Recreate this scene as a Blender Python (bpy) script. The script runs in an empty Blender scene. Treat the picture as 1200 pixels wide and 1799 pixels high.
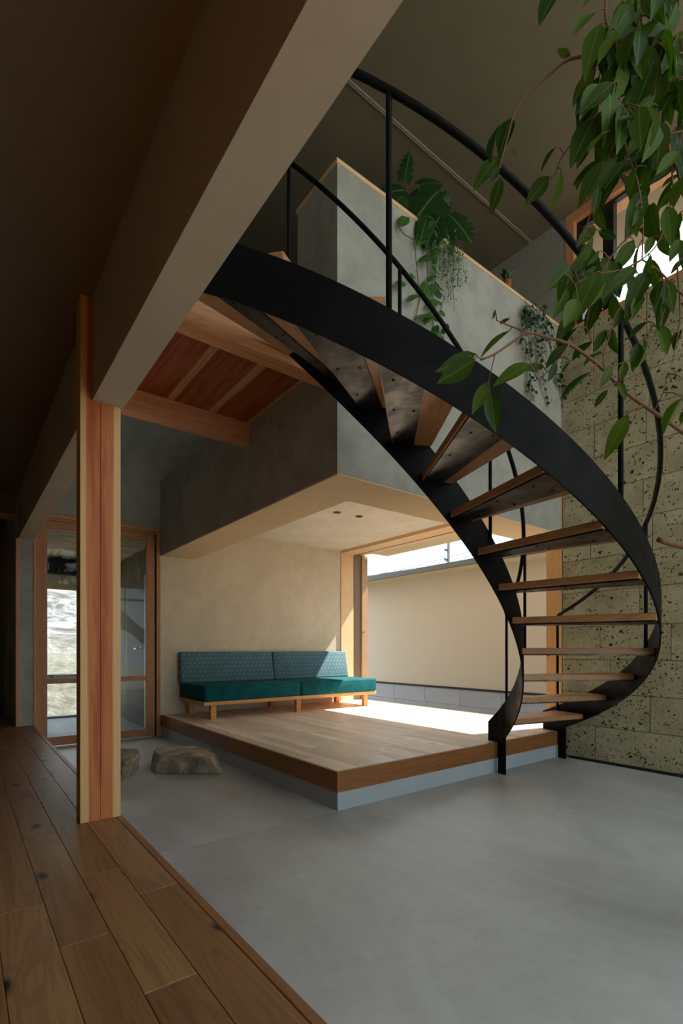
import bpy, bmesh, math, random
from mathutils import Vector, Matrix, noise
random.seed(7)
sc = bpy.context.scene
COL = sc.collection
PI = math.pi

# ------------------------------------------------------------------ camera, sky, sun, exposure
F_PX, HORIZON, EYE = 877.0, 1141.0, 1.05
YAW = math.radians(52.5)
FW = Vector((math.cos(YAW), math.sin(YAW), 0)); RT = Vector((math.sin(YAW), -math.cos(YAW), 0)); UP = Vector((0, 0, 1))
cam = bpy.data.cameras.new('camera'); cam_o = bpy.data.objects.new('camera', cam); COL.objects.link(cam_o)
cam.sensor_fit = 'HORIZONTAL'; cam.sensor_width = 24.0; cam.lens = 24.0 * F_PX / 1200.0
cam.shift_y = (HORIZON - 899.5) / 1200.0
cam.clip_start = 0.05; cam.clip_end = 300
cam_o.matrix_world = Matrix((RT, UP, -FW)).transposed().to_4x4()
cam_o.location = (0, 0, EYE)
sc.camera = cam_o

world = bpy.data.worlds.new('sky'); sc.world = world; world.use_nodes = True
bg = world.node_tree.nodes['Background']; bg.inputs[0].default_value = (0.82, 0.92, 1.0, 1); bg.inputs[1].default_value = 1.45
sun = bpy.data.lights.new('sun', 'SUN'); sun.energy = 8.0; sun.angle = math.radians(0.6); sun.color = (1.0, 0.93, 0.82)
sun_o = bpy.data.objects.new('sun', sun); COL.objects.link(sun_o)
sun_o.rotation_euler = Vector((-1.0, 0.20, -1.30)).to_track_quat('-Z', 'Y').to_euler()
sun_o.location = (9, 2, 9)


def portal(name, loc, sx, sy, direction):
    l = bpy.data.lights.new(name, 'AREA'); l.shape = 'RECTANGLE'; l.size = sx; l.size_y = sy; l.cycles.is_portal = True
    o = bpy.data.objects.new(name, l); COL.objects.link(o); o.location = loc
    o.rotation_euler = Vector(direction).to_track_quat('-Z', 'Z').to_euler()


portal('daylight_portal', (5.25, 4.44, 1.4), 3.5, 2.4, (-1, 0, 0))
portal('daylight_portal', (4.9, 0.0, 4.7), 5.1, 1.2, (-1, 0, 0))
portal('daylight_portal', (2.65, -3.40, 2.5), 3.9, 5.0, (0, 1, 0))
portal('daylight_portal', (2.65, -1.8, 5.45), 3.5, 2.4, (0, 0, -1))
portal('daylight_portal', (4.85, -2.45, 2.3), 1.5, 4.4, (-1, 0, 0))
sc.view_settings.view_transform = 'Standard'; sc.view_settings.look = 'None'
sc.view_settings.exposure = 1.04; sc.view_settings.gamma = 1.0; sc.view_settings.use_curve_mapping = False
sc.cycles.max_bounces = 10; sc.cycles.diffuse_bounces = 6; sc.cycles.transparent_max_bounces = 12
sc.cycles.sample_clamp_indirect = 6.0

# ------------------------------------------------------------------ measuring aids (photo pixel -> point in the room)
EYEV = Vector((0, 0, EYE))


def ray(u, v): return FW + RT * ((u - 600) / F_PX) + UP * ((HORIZON - v) / F_PX)
def at(u, v, w): return EYEV + ray(u, v) * w
def onz(u, v, z):
    d = ray(u, v); return EYEV + d * ((z - EYE) / d.z)
def ony(u, v, y):
    d = ray(u, v); return EYEV + d * (y / d.y)
def onx(u, v, x):
    d = ray(u, v); return EYEV + d * (x / d.x)


# ------------------------------------------------------------------ node helpers and materials
class NT:
    def __init__(s, name):
        s.m = bpy.data.materials.new(name); s.m.use_nodes = True; s.t = s.m.node_tree
        s.b = s.t.nodes['Principled BSDF']; s.out = s.t.nodes['Material Output']
    def n(s, kind, **kw):
        nd = s.t.nodes.new(kind)
        for k, v in kw.items(): setattr(nd, k, v)
        return nd
    def l(s, a, b): s.t.links.new(a, b)
    def put(s, sock, v):
        if hasattr(v, 'is_output'): s.l(v, sock)
        else: sock.default_value = v
    def math(s, op, a, b=0.0, c=None):
        nd = s.n('ShaderNodeMath', operation=op); s.put(nd.inputs[0], a); s.put(nd.inputs[1], b)
        if c is not None: s.put(nd.inputs[2], c)
        return nd.outputs[0]
    def vmath(s, op, a, b=(0, 0, 0)):
        nd = s.n('ShaderNodeVectorMath', operation=op); s.put(nd.inputs[0], a); s.put(nd.inputs[1], b); return nd.outputs[0]
    def mix(s, f, a, b, mode='MIX'):
        nd = s.n('ShaderNodeMix', data_type='RGBA', blend_type=mode); s.put(nd.inputs[0], f)
        s.put(nd.inputs[6], rgba(a)); s.put(nd.inputs[7], rgba(b)); return nd.outputs[2]
    def obj(s): return s.n('ShaderNodeTexCoord').outputs['Object']
    def rnd(s): return s.n('ShaderNodeObjectInfo').outputs['Random']
    def noise(s, vec, scale, detail=4.0, rough=0.55, dist=0.0):
        nd = s.n('ShaderNodeTexNoise'); s.l(vec, nd.inputs['Vector']); nd.inputs['Scale'].default_value = scale
        nd.inputs['Detail'].default_value = detail; nd.inputs['Roughness'].default_value = rough; nd.inputs['Distortion'].default_value = dist
        return nd.outputs['Fac']
    def voro(s, vec, scale, out='Distance', rand=1.0):
        nd = s.n('ShaderNodeTexVoronoi'); s.l(vec, nd.inputs['Vector']); nd.inputs['Scale'].default_value = scale
        nd.inputs['Randomness'].default_value = rand; return nd.outputs[out]
    def step(s, v, lo, hi, a=0.0, b=1.0):
        nd = s.n('ShaderNodeMapRange', interpolation_type='SMOOTHSTEP'); s.put(nd.inputs[0], v)
        for i, x in enumerate((lo, hi, a, b)): nd.inputs[1 + i].default_value = x
        return nd.outputs[0]
    def bump(s, h, strength, dist=0.01):
        nd = s.n('ShaderNodeBump'); nd.inputs['Strength'].default_value = strength; nd.inputs['Distance'].default_value = dist
        s.l(h, nd.inputs['Height']); s.l(nd.outputs[0], s.b.inputs['Normal'])
    def sep(s, v):
        nd = s.n('ShaderNodeSeparateXYZ'); s.l(v, nd.inputs[0]); return nd.outputs
    def comb(s, x, y, z):
        nd = s.n('ShaderNodeCombineXYZ')
        for i, q in enumerate((x, y, z)): s.put(nd.inputs[i], q)
        return nd.outputs[0]
    def col(s, c): s.put(s.b.inputs['Base Color'], rgba(c) if not hasattr(c, 'is_output') else c)
    def rough(s, r): s.put(s.b.inputs['Roughness'], r)


def rgba(c): return c if hasattr(c, 'is_output') or len(c) == 4 else (*c, 1.0)


def lin(r, g, b):
    f = lambda x: (x / 255 / 12.92) if x / 255 <= 0.04045 else ((x / 255 + 0.055) / 1.055) ** 2.4
    return (f(r), f(g), f(b))


def plain(name, c, rough=0.6, metal=0.0, spec=0.5):
    k = NT(name); k.col(c); k.rough(rough); k.b.inputs['Metallic'].default_value = metal; k.b.inputs['Specular IOR Level'].default_value = spec
    return k.m


def plaster(name, c, vary=0.10, scale=1.6, rough=0.9, bump=0.12):
    k = NT(name); p = k.obj()
    a = k.noise(p, scale, 6, 0.6, 0.6); b = k.noise(p, scale * 5.5, 5, 0.6)
    f = k.math('ADD', k.math('MULTIPLY', a, 0.65), k.math('MULTIPLY', b, 0.35))
    f = k.step(f, 0.36, 0.64)
    lo = tuple(x * (1 - vary) for x in c); hi = tuple(min(1, x * (1 + vary)) for x in c)
    k.col(k.mix(f, lo, hi)); k.rough(rough); k.b.inputs['Specular IOR Level'].default_value = 0.25
    k.bump(k.noise(p, 55, 4, 0.7), bump, 0.004)
    return k.m


def wood(name, dark, mid, light, axis, rough=0.5, rings=9.0, vary=0.25, knots=0.0, spec=0.35, bump=0.10):
    """grain runs along the given axis of the piece's own space; every piece gets its own cut of the log"""
    k = NT(name); p = k.obj(); r = k.rnd()
    sc_ = [1.0, 1.0, 1.0]; sc_[axis] = 0.10
    off = k.comb(k.math('MULTIPLY', r, 17.0), k.math('MULTIPLY', r, 31.0), k.math('MULTIPLY', r, 23.0))
    q = k.vmath('ADD', k.vmath('MULTIPLY', p, tuple(sc_)), off)
    warp = k.noise(q, 3.0, 3, 0.5)
    band = k.noise(q, rings, 3, 0.5, 1.6)
    ring = k.math('PINGPONG', k.math('ADD', k.math('MULTIPLY', band, 7.0), k.math('MULTIPLY', warp, 2.0)), 0.5)
    fine = k.noise(k.vmath('MULTIPLY', q, tuple(14.0 if i != axis else 7.0 for i in range(3))), 9.0, 3, 0.6)
    c = k.mix(k.step(warp, 0.3, 0.7), mid, light)
    c = k.mix(k.math('MULTIPLY', k.step(ring, 0.34, 0.0), 0.30), c, dark)
    c = k.mix(k.math('MULTIPLY', k.step(fine, 0.55, 0.75), 0.35), c, dark)
    if knots:
        s2 = [5.0, 5.0, 5.0]; s2[axis] = 2.6
        kv = k.vmath('ADD', k.vmath('MULTIPLY', p, tuple(s2)), off)
        vk = k.n('ShaderNodeTexVoronoi', voronoi_dimensions='2D'); k.l(kv, vk.inputs['Vector']); vk.inputs['Scale'].default_value = 1.0
        gate = k.step(k.sep(vk.outputs['Color'])[0], 0.62, 0.50)
        d = k.math('ADD', vk.outputs['Distance'], k.math('MULTIPLY', k.math('SUBTRACT', 1.0, gate), 0.6)); wob = k.noise(kv, 6.0, 3, 0.6)
        blot = k.noise(k.vmath('MULTIPLY', q, (3.0, 3.0, 3.0)), 2.2, 4, 0.65, 1.0)
        c = k.mix(k.math('MULTIPLY', k.step(blot, 0.52, 0.72), 0.38 * knots), c, tuple(x * 0.55 for x in dark))
        d2 = k.math('ADD', d, k.math('MULTIPLY', k.math('SUBTRACT', wob, 0.5), 0.16))
        c = k.mix(k.math('MULTIPLY', k.step(d2, 0.15, 0.05), 0.6 * knots), c, tuple(x * 0.35 for x in dark))
        c = k.mix(k.math('MULTIPLY', k.step(d2, 0.075, 0.04), 0.9 * knots), c, (0.012, 0.008, 0.005))
    v = k.math('ADD', 1.0 - vary, k.math('MULTIPLY', k.n('ShaderNodeTexWhiteNoise', noise_dimensions='1D').outputs[0], 0.0))
    wn = k.n('ShaderNodeTexWhiteNoise', noise_dimensions='1D'); k.l(k.math('MULTIPLY', r, 91.7), wn.inputs['W'])
    v = k.math('ADD', 1.0 - vary, k.math('MULTIPLY', wn.outputs[0], 2 * vary))
    c = k.mix(1.0, c, k.comb(v, v, v), 'MULTIPLY')
    k.col(c); k.rough(rough); k.b.inputs['Specular IOR Level'].default_value = spec
    k.bump(fine, bump, 0.002)
    return k.m


def cedar(name, axis, half, heart, heart_dark, sap, across=0, frac=0.62):
    """cedar with a red heart in the middle of the piece and pale sapwood edges"""
    k = NT(name); p = k.obj(); r = k.rnd(); s = k.sep(p)
    sc_ = [1.0, 1.0, 1.0]; sc_[axis] = 0.07
    off = k.comb(k.math('MULTIPLY', r, 13.0), k.math('MULTIPLY', r, 29.0), k.math('MULTIPLY', r, 19.0))
    q = k.vmath('ADD', k.vmath('MULTIPLY', p, tuple(sc_)), off)
    w = k.noise(q, 6.0, 3, 0.5, 0.8)
    e = k.math('ADD', k.math('DIVIDE', k.math('ABSOLUTE', s[across]), half), k.math('MULTIPLY', k.math('SUBTRACT', w, 0.5), 0.40))
    core = k.step(e, frac + 0.07, frac - 0.07)
    line = k.math('PINGPONG', k.math('ADD', k.math('MULTIPLY', s[across], 130.0), k.math('MULTIPLY', w, 9.0)), 0.5)
    lines = k.step(line, 0.22, 0.02)
    h = k.mix(k.step(k.noise(q, 22.0, 3, 0.6, 0.5), 0.38, 0.68), heart, heart_dark)
    h = k.mix(k.math('MULTIPLY', lines, 0.45), h, tuple(x * 0.45 for x in heart_dark))
    sp = k.mix(k.math('MULTIPLY', lines, 0.35), sap, tuple(x * 0.6 for x in sap))
    k.col(k.mix(core, sp, h)); k.rough(0.55); k.b.inputs['Specular IOR Level'].default_value = 0.3
    k.bump(line, 0.06, 0.002)
    return k.m


M = {}
M['plaster_grey'] = plaster('grey_plaster', lin(160, 158, 150), 0.15)
M['plaster_soffit'] = plaster('alcove_plaster', lin(214, 204, 188), 0.06, 2.2)
M['plaster_band'] = plaster('soffit_band_plaster', lin(216, 190, 152), 0.04, 2.2)
M['plaster_alcove'] = plaster('alcove_wall_plaster', lin(206, 194, 172), 0.08, 2.0)
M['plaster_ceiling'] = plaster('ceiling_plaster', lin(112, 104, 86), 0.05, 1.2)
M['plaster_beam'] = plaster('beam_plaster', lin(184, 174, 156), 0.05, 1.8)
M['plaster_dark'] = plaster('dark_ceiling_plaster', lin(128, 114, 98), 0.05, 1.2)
M['oak_floor'] = wood('oak_floor_boards', lin(88, 58, 34), lin(146, 104, 66), lin(168, 126, 84), 1, 0.42, 8, 0.14, 1.0, 0.4)
M['oak_nosing'] = wood('oak_nosing', lin(110, 70, 42), lin(146, 98, 62), lin(164, 116, 76), 1, 0.45, 12, 0.05)
M['oak_deck'] = wood('oak_deck_boards', lin(180, 154, 126), lin(224, 208, 190), lin(236, 224, 208), 1, 0.34, 9, 0.20, 0.25, 0.5)
M['oak_edge_x'] = wood('oak_edge_x', lin(100, 56, 26), lin(140, 88, 46), lin(158, 104, 58), 0, 0.42, 12, 0.04)
M['oak_edge_y'] = wood('oak_edge_y', lin(98, 58, 30), lin(138, 88, 48), lin(156, 104, 60), 1, 0.42, 12, 0.04)
M['tread_wood'] = wood('tread_wood', lin(112, 74, 46), lin(170, 124, 84), lin(192, 146, 104), 0, 0.42, 14, 0.08)
M['joist_wood'] = wood('joist_wood', lin(150, 88, 52), lin(196, 132, 88), lin(212, 152, 106), 0, 0.55, 7, 0.06, 0.5)
M['frame_wood_z'] = wood('frame_wood_upright', lin(160, 100, 62), lin(196, 138, 94), lin(208, 152, 108), 2, 0.5, 14, 0.05)
M['jamb_wood'] = wood('jamb_wood', lin(186, 130, 80), lin(216, 164, 108), lin(224, 176, 122), 2, 0.5, 16, 0.03)
M['sash_wood'] = wood('sash_wood', lin(150, 118, 88), lin(180, 148, 114), lin(192, 160, 126), 2, 0.55, 16, 0.03)
M['frame_wood_x'] = wood('frame_wood_level', lin(160, 100, 62), lin(196, 138, 94), lin(208, 152, 108), 0, 0.5, 14, 0.05)
M['door_wood_z'] = wood('door_wood_upright', lin(132, 84, 54), lin(172, 120, 82), lin(184, 134, 94), 2, 0.5, 14, 0.05)
M['door_wood_x'] = wood('door_wood_level', lin(132, 84, 54), lin(172, 120, 82), lin(184, 134, 94), 0, 0.5, 14, 0.05)
M['pale_wood_z'] = wood('pale_wood_upright', lin(206, 164, 116), lin(226, 190, 146), lin(234, 202, 160), 2, 0.5, 16, 0.03)
M['pale_wood_y'] = wood('pale_wood_level', lin(206, 164, 116), lin(226, 190, 146), lin(234, 202, 160), 1, 0.5, 16, 0.03)
M['grey_wood_z'] = wood('weathered_wood_upright', lin(104, 88, 72), lin(132, 114, 94), lin(146, 126, 104), 2, 0.6, 16, 0.03)
M['sofa_wood'] = wood('sofa_wood', lin(170, 108, 60), lin(204, 146, 90), lin(216, 160, 104), 0, 0.45, 14, 0.05)
M['cap_wood'] = wood('cap_wood', lin(194, 152, 110), lin(216, 180, 138), lin(226, 192, 152), 0, 0.5, 14, 0.04)
M['post_cedar'] = cedar('post_cedar', 2, 0.088, lin(204, 124, 72), lin(176, 86, 44), lin(222, 178, 122))
M['board_cedar'] = cedar('board_cedar', 1, 0.166, lin(176, 92, 52), lin(140, 62, 34), lin(206, 156, 104), 0, 0.84)
M['steel'] = None
k = NT('black_steel'); p = k.obj()
k.col(k.mix(k.step(k.noise(p, 5, 5, 0.65, 0.6), 0.35, 0.7), (0.003, 0.003, 0.0035), (0.006, 0.006, 0.0075)))
k.rough(k.step(k.noise(p, 9, 4, 0.6), 0.3, 0.7, 0.45, 0.62)); k.b.inputs['Specular IOR Level'].default_value = 0.10; M['steel'] = k.m
k = NT('raw_steel_plate'); p = k.obj()
k.col(k.mix(k.step(k.noise(p, 4, 5, 0.7, 1.0), 0.35, 0.7), (0.030, 0.028, 0.027), (0.11, 0.10, 0.09)))
k.rough(k.step(k.noise(p, 7, 4, 0.6, 1.0), 0.3, 0.7, 0.30, 0.5)); k.b.inputs['Metallic'].default_value = 0.85; M['plate'] = k.m
M['black_frame'] = plain('black_sash', (0.008, 0.008, 0.009), 0.4)
M['black'] = plain('matt_black', (0.006, 0.006, 0.006), 0.8)
M['chrome'] = plain('chrome', (0.6, 0.58, 0.55), 0.25, 1.0)
M['track'] = plain('pale_track', lin(150, 140, 124), 0.5)
M['white'] = plain('white_metal', lin(205, 200, 190), 0.5)


def concrete(name, c, rough=0.45, vary=0.12, spec=0.4):
    k = NT(name); p = k.obj()
    a = k.noise(k.vmath('MULTIPLY', p, (1.0, 0.45, 1.0)), 1.3, 6, 0.62, 1.2); b = k.noise(p, 0.55, 4, 0.5, 0.5); d = k.noise(p, 14, 6, 0.7)
    f = k.math('ADD', k.math('ADD', k.math('MULTIPLY', a, 0.5), k.math('MULTIPLY', b, 0.35)), k.math('MULTIPLY', d, 0.15))
    f = k.step(f, 0.34, 0.66)
    cc = k.mix(f, tuple(x * (1 - vary) for x in c), tuple(x * (1 + vary) for x in c))
    sp = k.step(k.voro(p, 3.1), 0.016, 0.008); cc = k.mix(k.math('MULTIPLY', sp, 0.6), cc, tuple(x * 0.4 for x in c))
    k.col(cc); k.rough(k.step(a, 0.3, 0.7, rough - 0.08, rough + 0.1)); k.b.inputs['Specular IOR Level'].default_value = spec
    k.bump(d, 0.05, 0.003)
    return k.m


M['concrete'] = concrete('trowelled_concrete', lin(182, 184, 183), 0.42, 0.24)
M['plinth'] = concrete('plinth_concrete', lin(170, 178, 184), 0.7, 0.08)
M['concrete_out'] = concrete('grey_fair_faced_concrete', lin(166, 173, 184), 0.8, 0.08)
M['porch_floor'] = concrete('dark_porch_floor', lin(96, 98, 100), 0.5)
k = NT('board_marked_concrete'); p = k.obj()
a = k.noise(k.vmath('MULTIPLY', p, (1, 1, 0.25)), 6, 6, 0.65, 0.8)
k.col(k.mix(k.step(a, 0.3, 0.7), lin(66, 58, 47), lin(104, 95, 80))); k.rough(0.85); M['porch_wall'] = k.m
k = NT('porch_door_board'); k.col(lin(70, 64, 54)); k.rough(0.8); M['porch_door'] = k.m
k = NT('porch_ceiling_wood'); p = k.obj()
a = k.noise(k.vmath('MULTIPLY', p, (1, 9, 9)), 2.4, 5, 0.6, 1.5)
k.col(k.mix(k.step(a, 0.35, 0.65), lin(140, 116, 92), lin(210, 196, 176))); k.rough(0.7); M['porch_ceiling'] = k.m

k = NT('pitted_tuff'); p = k.obj(); r = k.rnd()
off = k.comb(k.math('MULTIPLY', r, 37.0), k.math('MULTIPLY', r, 11.0), k.math('MULTIPLY', r, 53.0))
q = k.vmath('ADD', p, off)
base = k.mix(k.step(k.noise(q, 4, 5, 0.6), 0.3, 0.7), lin(150, 141, 112), lin(180, 171, 140))
base = k.mix(k.math('MULTIPLY', k.step(k.noise(q, 90, 3, 0.7), 0.35, 0.75), 0.35), base, lin(108, 106, 82))
ns = k.n('ShaderNodeTexNoise'); k.l(q, ns.inputs['Vector']); ns.inputs['Scale'].default_value = 26.0; ns.inputs['Detail'].default_value = 3.0
wq = k.vmath('ADD', q, k.vmath('MULTIPLY', k.vmath('SUBTRACT', ns.outputs['Color'], (0.5, 0.5, 0.5)), (0.05, 0.05, 0.05)))
pit = None
for scale_, lo_, size_, soft_, wt_ in ((9.5, 0.45, 0.21, 0.03, 1.0), (22.0, 0.36, 0.30, 0.05, 1.0), (50.0, 0.30, 0.42, 0.08, 0.9)):
    vn = k.n('ShaderNodeTexVoronoi'); k.l(wq, vn.inputs['Vector']); vn.inputs['Scale'].default_value = scale_
    cr = k.sep(vn.outputs['Color'])[0]
    rad = k.math('MULTIPLY', k.math('POWER', cr, 2.5), size_)
    one = k.math('MULTIPLY', k.math('MULTIPLY', k.step(k.math('SUBTRACT', vn.outputs['Distance'], rad), soft_, -soft_ * 0.4), k.step(cr, lo_, lo_ + 0.08)), wt_)
    pit = one if pit is None else k.math('MAXIMUM', pit, one)
k.col(k.mix(k.math('MULTIPLY', pit, 0.93), base, lin(30, 20, 10))); k.rough(0.95); k.b.inputs['Specular IOR Level'].default_value = 0.15
k.bump(k.math('SUBTRACT', k.math('MULTIPLY', k.noise(q, 70, 4, 0.7), 0.25), pit), 0.6, 0.006); M['tuff'] = k.m
M['mortar'] = plaster('grey_mortar', lin(128, 126, 106), 0.08, 6)

k = NT('rough_field_stone'); p = k.obj(); s = k.sep(p)
a = k.noise(p, 7, 7, 0.7, 0.4); b = k.noise(p, 45, 5, 0.7)
c = k.mix(k.step(a, 0.32, 0.68), lin(104, 94, 76), lin(172, 160, 138)); c = k.mix(k.math('MULTIPLY', k.step(b, 0.5, 0.75), 0.5), c, lin(190, 182, 160))
k.col(c); k.rough(0.9); k.bump(k.math('ADD', a, k.math('MULTIPLY', b, 0.4)), 0.7, 0.012); M['stone'] = k.m

k = NT('teal_velvet'); p = k.obj()
a = k.noise(p, 9, 4, 0.6, 0.5)
k.col(k.mix(k.step(a, 0.3, 0.7), lin(0, 68, 74), lin(2, 90, 96))); k.rough(0.85)
k.b.inputs['Sheen Weight'].default_value = 0.0; k.b.inputs['Specular IOR Level'].default_value = 0.2; k.b.inputs['Sheen Roughness'].default_value = 0.35; k.b.inputs['Sheen Tint'].default_value = (*lin(60, 170, 170), 1)
k.bump(k.noise(p, 260, 2, 0.6), 0.15, 0.001); M['velvet'] = k.m
k = NT('ring_pattern_fabric'); p = k.obj(); s = k.sep(p)
A = 0.062; x = k.math('DIVIDE', s[0], A); z = k.math('DIVIDE', s[2], A * 1.732)
def cell(dx, dz):
    fx = k.math('SUBTRACT', k.math('FRACT', k.math('ADD', x, dx + 50.0)), 0.5); fz = k.math('MULTIPLY', k.math('SUBTRACT', k.math('FRACT', k.math('ADD', z, dz + 50.0)), 0.5), 1.732)
    return k.math('SQRT', k.math('ADD', k.math('MULTIPLY', fx, fx), k.math('MULTIPLY', fz, fz)))
d = k.math('MINIMUM', cell(0.0, 0.0), cell(0.5, 0.5))
ringm = k.step(k.math('ABSOLUTE', k.math('SUBTRACT', d, 0.41)), 0.075, 0.035)
c = k.mix(k.step(k.noise(p, 7, 3), 0.3, 0.7), lin(80, 116, 128), lin(92, 128, 140)); c = k.mix(k.math('MULTIPLY', ringm, 0.8), c, lin(32, 66, 80))
k.col(c); k.rough(0.9); k.b.inputs['Sheen Weight'].default_value = 0.2; k.bump(ringm, 0.3, 0.002); M['ring_fabric'] = k.m

k = NT('clear_glass'); t = k.n('ShaderNodeBsdfTransparent'); t.inputs[0].default_value = (0.93, 0.96, 0.95, 1)
g = k.n('ShaderNodeBsdfGlossy'); g.inputs['Roughness'].default_value = 0.02
fr = k.n('ShaderNodeLayerWeight'); mx = k.n('ShaderNodeMixShader')
k.l(k.math('ADD', k.math('MULTIPLY', k.math('POWER', fr.outputs['Facing'], 5.0), 0.5), 0.014), mx.inputs[0]); k.l(t.outputs[0], mx.inputs[1]); k.l(g.outputs[0], mx.inputs[2]); k.l(mx.outputs[0], k.out.inputs[0]); M['glass'] = k.m


def leaf_mat(name, dark, lightc, rib, width=0.012, trans=0.35, rough=0.35, spec=0.4):
    k = NT(name); p = k.obj(); s = k.sep(p); r = k.rnd()
    vein = k.step(k.math('ABSOLUTE', s[0]), width * 1.6, width * 0.5)
    wn = k.n('ShaderNodeTexWhiteNoise', noise_dimensions='1D'); k.l(k.math('MULTIPLY', r, 57.3), wn.inputs['W'])
    c = k.mix(wn.outputs[0], dark, lightc)
    c = k.mix(k.math('MULTIPLY', k.noise(p, 3, 4), 0.3), c, tuple(x * 0.6 for x in dark))
    c = k.mix(k.math('MULTIPLY', vein, 0.55), c, rib)
    k.col(c); k.rough(rough); k.b.inputs['Specular IOR Level'].default_value = spec
    tr = k.n('ShaderNodeBsdfTranslucent'); k.l(k.mix(1.0, c, (1.0, 1.15, 0.35), 'MULTIPLY'), tr.inputs[0])
    mx = k.n('ShaderNodeMixShader'); mx.inputs[0].default_value = trans
    k.l(k.b.outputs[0], mx.inputs[1]); k.l(tr.outputs[0], mx.inputs[2]); k.l(mx.outputs[0], k.out.inputs[0])
    return k.m


M['ficus_leaf'] = leaf_mat('ficus_leaf', lin(26, 58, 10), lin(84, 112, 30), lin(112, 132, 62), 0.010, 0.35, 0.5, 0.22)
M['monstera_leaf'] = leaf_mat('monstera_leaf', lin(20, 50, 22), lin(44, 80, 36), lin(110, 150, 90), 0.012, 0.25)
M['vine_leaf'] = leaf_mat('vine_leaf', lin(40, 84, 34), lin(86, 128, 60), lin(110, 150, 90), 0.02, 0.3)
M['ivy_leaf'] = leaf_mat('ivy_leaf', lin(22, 58, 14), lin(54, 88, 32), lin(60, 90, 40), 0.0, 0.25)
M['fine_leaf'] = leaf_mat('fine_leaf', lin(70, 116, 50), lin(120, 158, 84), lin(120, 150, 90), 0.0, 0.35)
k = NT('brown_bark'); p = k.obj(); k.col(k.mix(k.noise(p, 60, 4, 0.6), lin(84, 56, 38), lin(128, 92, 66))); k.rough(0.85); M['bark'] = k.m
M['stem'] = plain('green_stem', lin(70, 84, 44), 0.6)
M['clay'] = plaster('clay_pot', lin(150, 92, 60), 0.08, 6)
M['soil'] = plaster('potting_soil', lin(50, 38, 28), 0.3, 30)
k = NT('cream_render'); p = k.obj(); k.col(k.mix(k.noise(p, 3, 4), lin(196, 188, 172), lin(202, 194, 178))); k.rough(0.9); M['cream'] = k.m
M['eave_board'] = plaster('eave_board', lin(214, 196, 160), 0.03, 2)
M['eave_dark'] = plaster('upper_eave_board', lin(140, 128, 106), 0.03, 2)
M['fascia'] = plain('grey_metal_fascia', lin(92, 97, 100), 0.5)
M['roof'] = plain('dark_metal_roof', lin(110, 114, 118), 0.5)
M['gravel'] = plaster('grey_gravel', lin(176, 170, 160), 0.25, 30)
M['facade'] = plaster('light_facade_render', lin(130, 120, 108), 0.03, 3)
k = NT('dry_bank'); p = k.obj(); a = k.noise(k.vmath('MULTIPLY', p, (1, 1, 2.2)), 0.9, 8, 0.68, 2.2); s = k.sep(p)
c = k.mix(k.step(a, 0.38, 0.62), lin(70, 64, 56), lin(132, 134, 138)); c2 = k.mix(k.step(k.noise(p, 4, 8, 0.75), 0.35, 0.65), lin(80, 78, 68), lin(116, 112, 102))
k.col(k.mix(k.step(k.math('ADD', s[2], k.math('MULTIPLY', a, 1.2)), 1.3, 2.2), c2, c)); k.rough(0.95); k.bump(a, 0.8, 0.2); M['bank'] = k.m


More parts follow.
